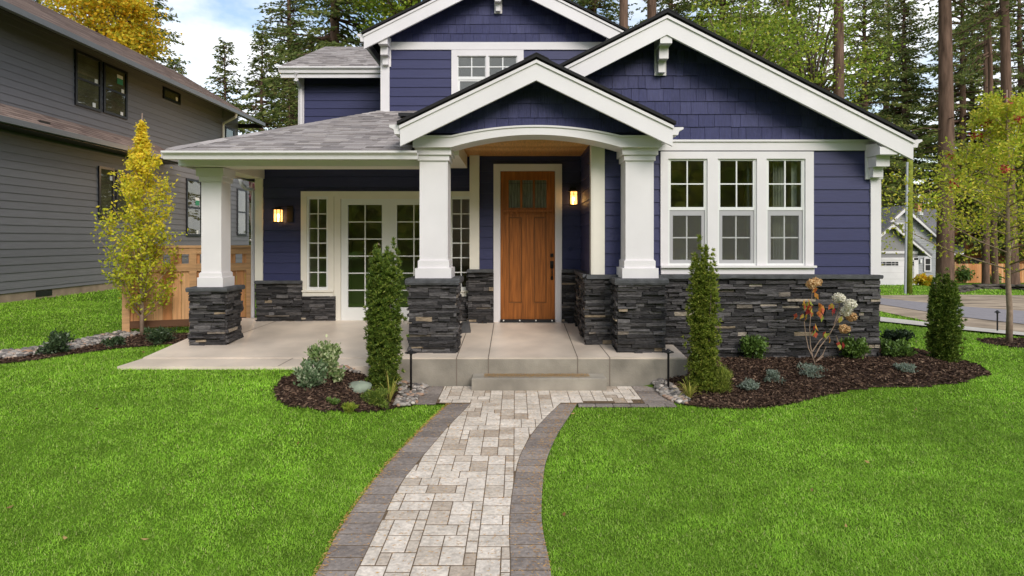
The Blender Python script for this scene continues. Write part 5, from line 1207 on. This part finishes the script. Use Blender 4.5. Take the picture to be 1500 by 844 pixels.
protoA = make_fir(17, 3.4, 1.5, 101, .20, 'fir')
protoB = make_fir(28, 5.2, 4.0, 102, .36, 'fir', whorl=.6)
protoC = make_fir(27, 5.6, 3.0, 103, .30, 'firlight', whorl=.62)
protoT = make_fir(34, 4.0, 17.5, 104, .40, 'fir', stubs=16, whorl=1.0, dens=.8)
used = set()
def put(proto, px, Y, scale, label, rot=0., zb=None, group=None, tr=None, lean=0.):
    o = proto if id(proto) not in used else copy_tree(proto); used.add(id(proto))
    x = X(px, Y); o.location = (x, Y, float(H(x, Y)) if zb is None else zb); o.scale = scale if hasattr(scale, '__len__') else (scale,) * 3; o.rotation_euler = (0, lean, rot)
    o['label'] = label
    if group: o['group'] = group
    return o
gc = 'conifers behind the houses'; gt = 'tall bare fir trunks on the right'
put(protoA, 331, 44, .92, 'slender spruce standing against blue sky right of the charcoal gutter', .5, group=gc)
put(protoA, 384, 41, .90, 'slim conifer between the slender spruce and the rear wing of the house', 2.1, group=gc)
put(protoA, 255, 47, .90, 'small conifer tip peeking over the charcoal roof, right of the yellow maple', 4.0, group=gc)
put(protoA, 425, 36, .62, 'short conifer right behind the downspout of the rear wing', 1.2, group=gc)
put(protoB, 492, 40, 1.12, 'largest dark conifer, behind the rear wing roof', 0., group=gc)
put(protoB, 205, 50, 1.0, 'tall dark conifer behind the yellow maple', 1.4, group=gc)
put(protoB, 55, 55, .95, 'dark conifer behind the roof at the far left', 2.6, group=gc)
put(protoB, 425, 52, 1.0, 'tall conifer farther back, left of the largest dark one', 3.3, group=gc)
put(protoC, 1060, 37, .98, 'pale green conifer rising behind the peak of the right gable', .3, group=gc)
put(protoC, 1160, 46, 1.0, 'pale green conifer behind the middle of the right gable slope', 1.9, group=gc)
put(protoB, 1325, 66, 1.2, 'dark trunked conifer with drooping boughs behind the utility pole', 2.2, group=gc)
put(protoC, 1265, 58, 1.15, 'hazy green conifer farther back between two bare trunks', 3.1, group=gc)
put(protoC, 1408, 60, 1.25, 'tall hazy conifer just right of the thickest bare trunk', 2.7, group=gc)
put(protoB, 1300, 72, 1.3, 'far dark conifer behind the pale grey gabled house', .7, group=gc)
put(protoB, 1495, 66, 1.25, 'far dark conifer behind the leaning bare trunk', 3.9, group=gc)
put(protoC, 1425, 62, 1.0, 'distant pale conifer right of the thickest bare trunk', 4.4, group=gc)
put(protoB, 1550, 55, 1.0, 'dark conifer at the right edge of the picture', 5.0, group=gc)
put(protoB, 985, 48, 1.05, 'dark conifer behind the ridge, right of two bare trunks', 4.0, group=gc)
put(protoB, 870, 44, 1.0, 'dark conifer just left of the two bare trunks above the ridge', 5.5, group=gc)
put(protoC, 1100, 60, 1.2, 'hazy pale conifer farther back, above the right gable', .9, group=gc)
put(protoT, 1384, 36, (1.12, 1.12, 1), 'thickest bare fir trunk, standing right of the utility pole', 0, group=gt)
put(protoT, 1228, 33, (.80, .80, 1), 'dark bare fir trunk rising behind the lower slope of the right gable', 1, group=gt)
put(protoT, 1484, 38, (.85, .85, 1), 'bare grey brown fir trunk leaning slightly at the right edge', 2, group=gt, lean=math.radians(1.6))
put(protoT, 1458, 46, (.52, .52, 1), 'thin bare fir trunk left of the leaning one', 3, group=gt, lean=math.radians(1.2))
put(protoT, 914, 31, (.70, .70, 1), 'dark bare trunk above the ridge, left one of the pair', 4, group=gt)
put(protoT, 955, 32, (.78, .78, 1), 'reddish bare trunk above the ridge, right one of the pair', 5, group=gt)
put(protoT, 1152, 40, (.42, .42, 1), 'thin pale bare trunk among the pale green conifers', 6, group=gt)
put(protoT, 1444, 52, (.66, .66, 1), 'dark stout trunk in front of the brown house and cedar fence', 6.5, group=gt)

def broadleaf(px, Y, zc, r, rz, n, m, label, seed, ls=.22, tr=.22, bark='bark2', group=None):
    rng = np.random.default_rng(seed); x = X(px, Y); zb = float(H(x, Y)); t = thing('broadleaf_tree', (x, Y, zb), label, 'tree', group); mb = MB()
    mb.tube([(x, Y, zb - .3), (x + .1, Y, zb + (zc - zb) * .4), (x - .05, Y, zb + (zc - zb) * .8), (x, Y, zc + rz * .6)], [tr, tr * .8, tr * .5, .03], 9); 
    K = 60; d = norm(rng.normal(size=(K, 3))); d[:, 2] = np.abs(d[:, 2]) * rng.choice([1, 1, -.7], K); cc = np.array([x, Y, zc]) + d * np.array([r, r, rz]) * rng.uniform(.35, 1, (K, 1)) ** .6
    for q in cc: mb.tube([(x, Y, zc - rz * .55), tuple((np.array([x, Y, zc - rz * .2]) + q) / 2), tuple(q)], [.08, .05, .015], 4)
    part(mb, 'trunk', M[bark], t, True)
    k = rng.integers(0, K, n); P = cc[k] + rng.normal(0, .17 * r, (n, 3)) * np.array([1, 1, .55]); D = rng.normal(size=(n, 3)); D[:, 2] = D[:, 2] * .5 - .3
    V, Fq = leaves(P, D, ls * rng.uniform(.6, 1.2, n), ls * .75, rng, .15); leaf_part('crown', V, Fq, M[m], t); return t
broadleaf(150, 34, 13.0, 3.0, 4.8, 17000, 'mapleyellow', 'golden yellow maple rising above the charcoal roof', 201, .20)
broadleaf(600, 37, 16.5, 3.6, 4.2, 14000, 'maplegreen', 'bright green maple behind the upper gable', 202, .22)
broadleaf(1080, 33, 10.5, 3.6, 4.2, 6800, 'maplegreen', 'yellow green maple behind the peak of the right gable', 203, .2)
broadleaf(1190, 35, 12.0, 3.4, 4.6, 5200, 'maplegreen', 'yellow green maple left of the dark bare trunk', 204, .2)
broadleaf(367, 33, 4.6, .45, 1.2, 500, 'duskyleaf', 'small dark red tree seen through the gap beside the porch', 205, .14, .06)

# ---------------------------------------------------------------- across the road
YG = 50
gh = thing('grey_house', (X(1320, YG), YG, Z(417, YG)), 'pale grey gabled house with a white garage door across the road', 'house')
def wp(a, b, Y): v = W(a, b, Y); return (v.x, v.z)
zg = Z(418, YG)
mb = MB(); z = zg
while z < Z(349, YG): mb.prism_x([(YG - .03, z), (YG, z + .2), (YG + .1, z + .2), (YG + .1, z)], X(1260, YG), X(1372, YG)); z += .2
while z < Z(306, YG):
    hw = (Z(305, YG) - z - .2) / .88
    if hw > .1: mb.prism_x([(YG - .03, z), (YG, z + .2), (YG + .1, z + .2), (YG + .1, z)], X(1322, YG) - hw, X(1322, YG) + hw)
    z += .2
part(mb, 'siding', M['palegrey'], gh)
mb = MB(); mb.box(X(1260, YG), X(1372, YG), YG + .1, YG + 8, zg - 2, Z(349, YG)); part(mb, 'wall', M['midgrey'], gh)
mb = MB(); mb.prism_y([wp(1322, 303, YG), wp(1374, 350, YG), wp(1374, 355, YG), wp(1322, 309.5, YG), wp(1270, 355, YG), wp(1270, 350, YG)], YG - .5, YG - .38); part(mb, 'bargeboard', M['white'], gh)
mb = MB(); mb.prism_y([wp(1322, 301.5, YG), wp(1376, 350, YG), wp(1374, 352, YG), wp(1322, 304, YG), wp(1270, 352, YG), wp(1268, 350, YG)], YG - .52, YG + 9)
a, b = W(1250, 333, YG + 1), W(1376, 350, YG + 1)
mb.add([W(1230, 352, YG + 1), W(1376, 352, YG + 1), W(1376, 306, YG + 6), W(1230, 306, YG + 6)], [(0, 1, 2, 3)]); rf = part(mb, 'roof', M['slate'], gh)
mb = MB(); mb.box(X(1334, YG + 5), X(1339, YG + 5), YG + 4, YG + 4.5, Z(312, YG + 5), Z(299, YG + 5)); mb.build('chimney', M['fence'], rf)
mb = MB(); mb.tube([W(1348, 315, YG + 3), W(1348, 310, YG + 3)], .22, 8); mb.build('roof_vent', M['sticker'], rf)
YGG = YG - 2.5
mb = MB(); mb.prism_y([wp(1303, 331, YGG), wp(1344, 368, YGG), wp(1344, 418, YGG), wp(1262, 418, YGG), wp(1262, 368, YGG)], YGG, YGG + 2.5); part(mb, 'garage_front', M['midgrey'], gh)
mb = MB(); mb.prism_y([wp(1303, 327, YGG), wp(1358, 373, YGG), wp(1358, 378, YGG), wp(1303, 333, YGG), wp(1248, 378, YGG), wp(1248, 373, YGG)], YGG - .5, YGG - .35); mb.box(X(1262, YGG), X(1344, YGG), YGG - .08, YGG - .001, Z(371.5, YGG), Z(368, YGG)); mb.box(X(1338, YGG), X(1344.5, YGG), YGG - .08, YGG - .001, Z(418, YGG), Z(378, YGG)); mb.box(X(1262, YGG), X(1344, YGG), YGG - .08, YGG - .001, Z(381, YGG), Z(377.5, YGG)); part(mb, 'bargeboard', M['white'], gh)
mb = MB(); mb.prism_y([wp(1303, 325.5, YGG), wp(1360, 373, YGG), wp(1358, 375, YGG), wp(1303, 328, YGG), wp(1248, 375, YGG), wp(1246, 373, YGG)], YGG - .52, YGG + 3); part(mb, 'roof', M['slate'], gh)
mb = MB()
for i in range(4): mb.box(X(1272, YGG), X(1337.5, YGG), YGG - .04, YGG - .002, Z(418 - 9.3 * i, YGG), Z(418 - 9.3 * i - 9.1, YGG))
gd = part(mb, 'garage_door', M['white'], gh)
mb = MB()
for a in (1287.5, 1301, 1329.5):
    mb = MB()
    for i in range(3):
        for j in range(2): mb.box(X(a + i * 5.0, YGG), X(a + i * 5.0 + 4.3, YGG), YGG - .052, YGG - .042, Z(389 - j * 3, YGG), Z(386.6 - j * 3, YGG))
    mb.build('pane', M['blackframe'], gd)
for (a, b, c_, d_, Yq) in ((1352.5, 1363, 377, 398, YG), (1312, 1322, 327, 343, YG)):
    mb = MB(); mb.box(X(a, Yq), X(b, Yq), Yq - .12, Yq - .031, Z(d_, Yq), Z(c_, Yq)); wd = part(mb, 'window', M['white'], gh)
    mb = MB(); m1 = (c_ + d_) / 2; mb.box(X(a + 2, Yq), X(b - 2, Yq), Yq - .14, Yq - .122, Z(m1 - .6, Yq), Z(c_ + 2, Yq)); mb.box(X(a + 2, Yq), X(b - 2, Yq), Yq - .14, Yq - .122, Z(d_ - 2, Yq), Z(m1 + .6, Yq)); mb.build('pane', M['blackframe'], wd)
mb = MB(); mb.box(X(1346, YG), X(1348.5, YG), YG - .2, YG - .03, Z(385, YG), Z(380, YG)); part(mb, 'porch_lamp', M['sticker'], gh)

YB = 60
bh = thing('brown_house', (X(1440, YB), YB, Z(405, YB)), 'brown wooden house with dark eaves behind the maple on the right', 'house')
mb = MB(); z = Z(412, YB)
while z < Z(318, YB): mb.prism_x([(YB - .04, z), (YB, z + .25), (YB + 7, z + .25), (YB + 7, z)], X(1394, YB), X(1560, YB)); z += .25
part(mb, 'wall', M['brownwood'], bh)
mb = MB(); mb.add([W(1362, 319, YB - 1), W(1580, 319, YB - 1), W(1560, 302, YB + 4), W(1385, 302, YB + 4), W(1362, 322, YB - 1), W(1580, 322, YB - 1), W(1580, 322, YB + 9), W(1362, 322, YB + 9)], [(0, 1, 2, 3), (4, 5, 1, 0), (5, 4, 7, 6), (1, 5, 6, 2), (0, 3, 7, 4), (3, 2, 6, 7)]); part(mb, 'roof', M['slate'], bh)
mb = MB(); mb.add([W(1360, 374, YB - 3), W(1412, 370, YB - 3), W(1412, 358, YB), W(1360, 358, YB), W(1360, 378, YB - 3), W(1412, 374, YB - 3)], [(0, 1, 2, 3)]); pf = part(mb, 'porch_roof', M['slate'], bh)
mb = MB(); mb.add([W(1360, 374, YB - 3), W(1412, 370, YB - 3), W(1412, 372.5, YB - 3), W(1360, 376.5, YB - 3)], [(3, 2, 1, 0)]); mb.build('fascia_board', M['white'], pf)
for a, b, c_, d_ in ((1425, 1440, 335, 365), (1455, 1475, 335, 365), (1420, 1440, 378, 400)): mb = MB(); mb.box(X(a, YB), X(b, YB), YB - .1, YB - .045, Z(d_, YB), Z(c_, YB)); part(mb, 'window', M['blackframe'], bh)
Yc = 54
ff = thing('wooden_fence', (X(1460, Yc), Yc, Z(405, Yc)), 'light cedar fence beyond the road in front of the brown house', 'fence')
mb = MB(); x = X(1398, Yc)
while x < X(1570, Yc): mb.box(x, x + .17, Yc, Yc + .03, Z(416, Yc), Z(386.5, Yc)); x += .18
part(mb, 'board_panel', M['fence'], ff)
x = X(1398, Yc)
while x < X(1570, Yc): mb = MB(); mb.box(x, x + .14, Yc - .04, Yc + .08, Z(416, Yc), Z(384, Yc)); part(mb, 'post', M['fencerail'], ff); x += 2.4
def farshrub(px, py, wpx, hpx, m, label, seed, n=700):
    c = G(px, py); s = c.y / F; rng = np.random.default_rng(seed); r, h = wpx * s / 2, hpx * s; t = thing('garden_shrub', c, label, 'shrub', 'shrubs in the garden across the road')
    P = rng.normal(0, .38, (n, 3)) * np.array([r, r, h * .5]) + np.array([0, 0, h * .5]); P[:, 2] = np.clip(P[:, 2], .05, h); V, Fq = leaves(P, rng.normal(size=(n, 3)), .3 * rng.uniform(.6, 1.2, n), .16, rng, .1)
    leaf_part('foliage', V + np.array(c), Fq, M[m], t); mb = MB(); mb.tube([(c.x, c.y, c.z - .1), (c.x, c.y, c.z + h * .7)], [.06, .02], 5); part(mb, 'stem', M['bark2'], t)
for i, (a, b, w_, h_, m_, lb) in enumerate(((1352, 419, 26, 18, 'mapleyellow', 'yellowing shrub by the white garage door'), (1410, 414, 30, 24, 'shrub', 'green shrub right of the thickest trunk'), (1425, 413, 22, 30, 'shrubdark', 'taller dark shrub in front of the cedar fence beyond the road'), (1455, 414, 20, 12, 'shrub', 'low green shrub at the foot of the stout trunk'), (1478, 413, 18, 12, 'mapleyellow', 'low yellow green shrub behind the maple trunk'), (1370, 414, 14, 22, 'shrubdark', 'dark ivy covered shrub at the foot of the thickest trunk'))):
    farshrub(a, b, w_, h_, m_, lb, 300 + i)
# retaining wall of rough rock
rw = MB(); rng = np.random.default_rng(77)
pts = [G(a, b) for a, b in ((1398, 429), (1420, 425), (1445, 424), (1470, 424), (1500, 425), (1560, 428), (1620, 432))]; Ls = []
for a, b in zip(pts, pts[1:]):
    n = max(3, int((b - a).length / .6))
    for i in range(n):
        for k in range(2):
            c = a.lerp(b, (i + rng.uniform(0, .7)) / n); sc = np.array([rng.uniform(.25, .6), .3, rng.uniform(.07, .12)]); v = bv * (1 + .28 * np.sin(bv @ rng.normal(0, 3, 3))[:, None]); v = np.sign(v) * np.abs(v) ** .7; v = v * sc + np.array([c.x, c.y + .1 * k, c.z + .05 + .17 * k]); Ls.append((v, bf))
V, Fq = cat(Ls); tag(leaf_part('retaining_wall', V, Fq, M['wallrock'], origin=pts[0]), 'low dark rough rock retaining wall beyond the road', 'wall')
# utility pole
up_ = G(1331, 419); Yu = 30.
ub = Vector((X(1331, Yu), Yu, float(H(X(1331, Yu), Yu)))); up = thing('utility_pole', ub, 'mossy green utility pole with a grey conduit beyond the house corner', 'pole')
mb = MB(); mb.tube([ub - Vector((0, 0, .3)), Vector((X(1333, Yu), Yu, Z(226, Yu)))], [.17, .13], 10); part(mb, 'post', M['mossy'], up, True)
mb = MB(); mb.tube([Vector((X(1324, Yu), Yu - .1, ub.z)), Vector((X(1327, Yu), Yu - .1, Z(238, Yu)))], .055, 8)
mb.box(X(1325, Yu), X(1332, Yu), Yu - .12, Yu + .02, Z(281, Yu), Z(279, Yu)); part(mb, 'conduit', M['greymetal'], up)

# ---------------------------------------------------------------- woodland behind the camera (seen in the window reflections)
rng = np.random.default_rng(55); Vs = []
for i in range(44):
    x = rng.uniform(-48, 48); y = rng.uniform(-34, -20); r = rng.uniform(2.5, 4.5); h = rng.uniform(9, 16); n = 1500
    P = norm(rng.normal(size=(n, 3))) * rng.uniform(.5, 1, (n, 1)) * np.array([r, r, h * .5]) + np.array([x, y, h * .55]); Vs.append(leaves(P, rng.normal(size=(n, 3)), 1.1, .8, rng))
for i in range(26):
    x = -52 + 4.2 * i; n = 1100; P = norm(rng.normal(size=(n, 3))) * rng.uniform(.4, 1, (n, 1)) * np.array([3.6, 2, 5.5]) + np.array([x, -38, 5.4]); Vs.append(leaves(P, rng.normal(size=(n, 3)), 1.2, .9, rng))
V, Fq = cat(Vs); tag(leaf_part('woodland', V, Fq, M['limeleaf']), 'wood across the lawn behind the viewer', 'wood', kind='stuff')

# ---------------------------------------------------------------- lawn grass
def lawn_ok(x, y):
    ok = np.ones(x.shape, bool)
    ok &= ~((y < PADY0 + .02) & (x > lo(y) - .0) & (x < ro(y) + .0))
    ok &= ~((x > pL0 - .01) & (x < pR0 + .01) & (y >= PADY0 - .03) & (y < 8.05))
    ok &= ~((x > .6) & (x < pR0 + .01) & (y >= 6.98) & (y < 8)); ok &= ~((x > -4.87) & (x < -1.5) & (y > 7.47)); ok &= ~((x > -1.9) & (x < 2.3) & (y > 7.95)); ok &= ~((x > -5.0) & (x < 5.3) & (y > 8.5))
    ok &= ~(x < NX + .03) 
    for p in (bed_l, bed_r, strip_l, rockline_l, ring_r): ok &= ~inpoly(x, y, p)
    vn = [G(*p) for p in verge_n]; vf = [G(*p) for p in verge_f]; ok &= ~inpoly(x, y, [(p.x, p.y) for p in vn] + [(p.x, p.y) for p in vf[::-1]])
    wn_ = [G(*p) for p in walk_n]; wf = [G(*p) for p in walk_f]; ok &= ~inpoly(x, y, [(p.x, p.y) for p in wn_] + [(p.x, p.y) for p in wf[::-1]])
    return ok
rng = np.random.default_rng(8); Pl = []; Ln = []; Wd = []
for y0, y1, dens, l, wd in ((2.4, 3.2, 4000, .030, .005), (3.2, 3.9, 15000, .025, .0042), (3.9, 5.0, 12000, .026, .0048), (5.0, 6.4, 8500, .028, .0058), (6.4, 9, 4600, .032, .0085), (9, 14, 1500, .042, .013), (14, 24, 260, .07, .024), (24, 48, 55, .11, .05)):
    half = .95 * y1 + 2.2; n = int(dens * 2 * half * (y1 - y0)); x = rng.uniform(-half, half, n); y = rng.uniform(y0, y1, n)
    k = lawn_ok(x, y) & ((y < 14) | (x > 5.3) | ((x < -5.2) & (y < 25))); x, y = x[k], y[k]; Pl.append(np.stack([x, y, H(x, y) - .006], 1)); n = len(x)
    hs = np.sin(x * 2.1 + 1.3 * np.sin(y * 1.7)) * np.sin(y * 2.6 + np.sin(x * 1.1)); Ln.append(l * rng.uniform(.55, 1.2, n) * (1 + .18 * hs)); Wd.append(np.full(n, wd) * rng.uniform(.7, 1.2, n))
P = np.concatenate(Pl); ln = np.concatenate(Ln); wd = np.concatenate(Wd); n = len(P)
th = rng.uniform(0, 2 * np.pi, n); lean = rng.uniform(.3, 1.5, n); wind = np.sin(P[:, 0] * 1.3 + P[:, 1] * .9) * 1.2
d = np.stack([np.cos(th + wind * .2), np.sin(th + wind * .2), np.zeros(n)], 1); s = np.stack([-d[:, 1], d[:, 0], np.zeros(n)], 1) * wd[:, None] * .5; up = np.array([0, 0, 1.])
tip = P + up * (ln * (1 - .42 * lean))[:, None] + d * (ln * lean * .85)[:, None]
V = np.stack([P - s, P + s, tip], 1).reshape(-1, 3); Ft = np.arange(3 * n).reshape(n, 3)
tag(leaf_part('grass', V, Ft, M['grass']), 'short bright green lawn grass on both sides of the path', 'grass', kind='stuff')

# fallen needles and small leaves
rng = np.random.default_rng(12); y = np.concatenate([rng.uniform(3, 7.1, 1500), rng.uniform(3, 7.1, 2600), rng.uniform(3, 7.1, 1200), rng.uniform(7.1, 7.9, 500)]); n = len(y)
x = np.concatenate([lo(y[:1500]) + np.abs(rng.normal(0, .03, 1500)) - .02, lo(y[1500:4100]) + rng.uniform(0, 1, 2600) * (ro(y[1500:4100]) - lo(y[1500:4100])), ro(y[4100:5300]) - np.abs(rng.normal(0, .08, 1200)), rng.uniform(-1.2, 1.8, 500)])
P = np.stack([x, y, np.full(n, .019)], 1); D = rng.normal(size=(n, 3)); D[:, 2] *= .08; V, Fq = leaves(P, D, rng.uniform(.012, .032, n), .0035, rng)
V[:, 2] = np.clip(V[:, 2], .017, .024)
ps = np.stack([rng.uniform(st0 + .15, st1 - .2, 4200), 7.88 + rng.normal(0, .06, 4200).clip(-.14, .09), np.full(4200, zt + .003)], 1); D = rng.normal(size=(4200, 3)); D[:, 2] = 0; V2, F2 = leaves(ps, D, .022, .005, rng); V2[:, 2] = zt + .004
V, Fq = cat([(V, Fq), (V2, F2)]); tag(leaf_part('fallen_needles', V, Fq, M['needles']), 'orange fallen needles scattered on path, step and lawn edge', 'needles', kind='stuff')

q = rng.uniform(0, 1, (420, 2)); x = -9 + 18 * q[:, 0]; y = 3.3 + 6.5 * q[:, 1]; k = lawn_ok(x, y); x, y = x[k][:45], y[k][:45]; n = len(x)
D = rng.normal(size=(n, 3)); D[:, 2] *= .3; V, Fq = leaves(np.stack([x, y, H(x, y) + .022], 1), D, rng.uniform(.03, .06, n), rng.uniform(.018, .035, n), rng, .15)
tag(leaf_part('fallen_leaves', V, Fq, M['bleaf']), 'few small brown leaves lying on the lawn', 'leaves', kind='stuff')
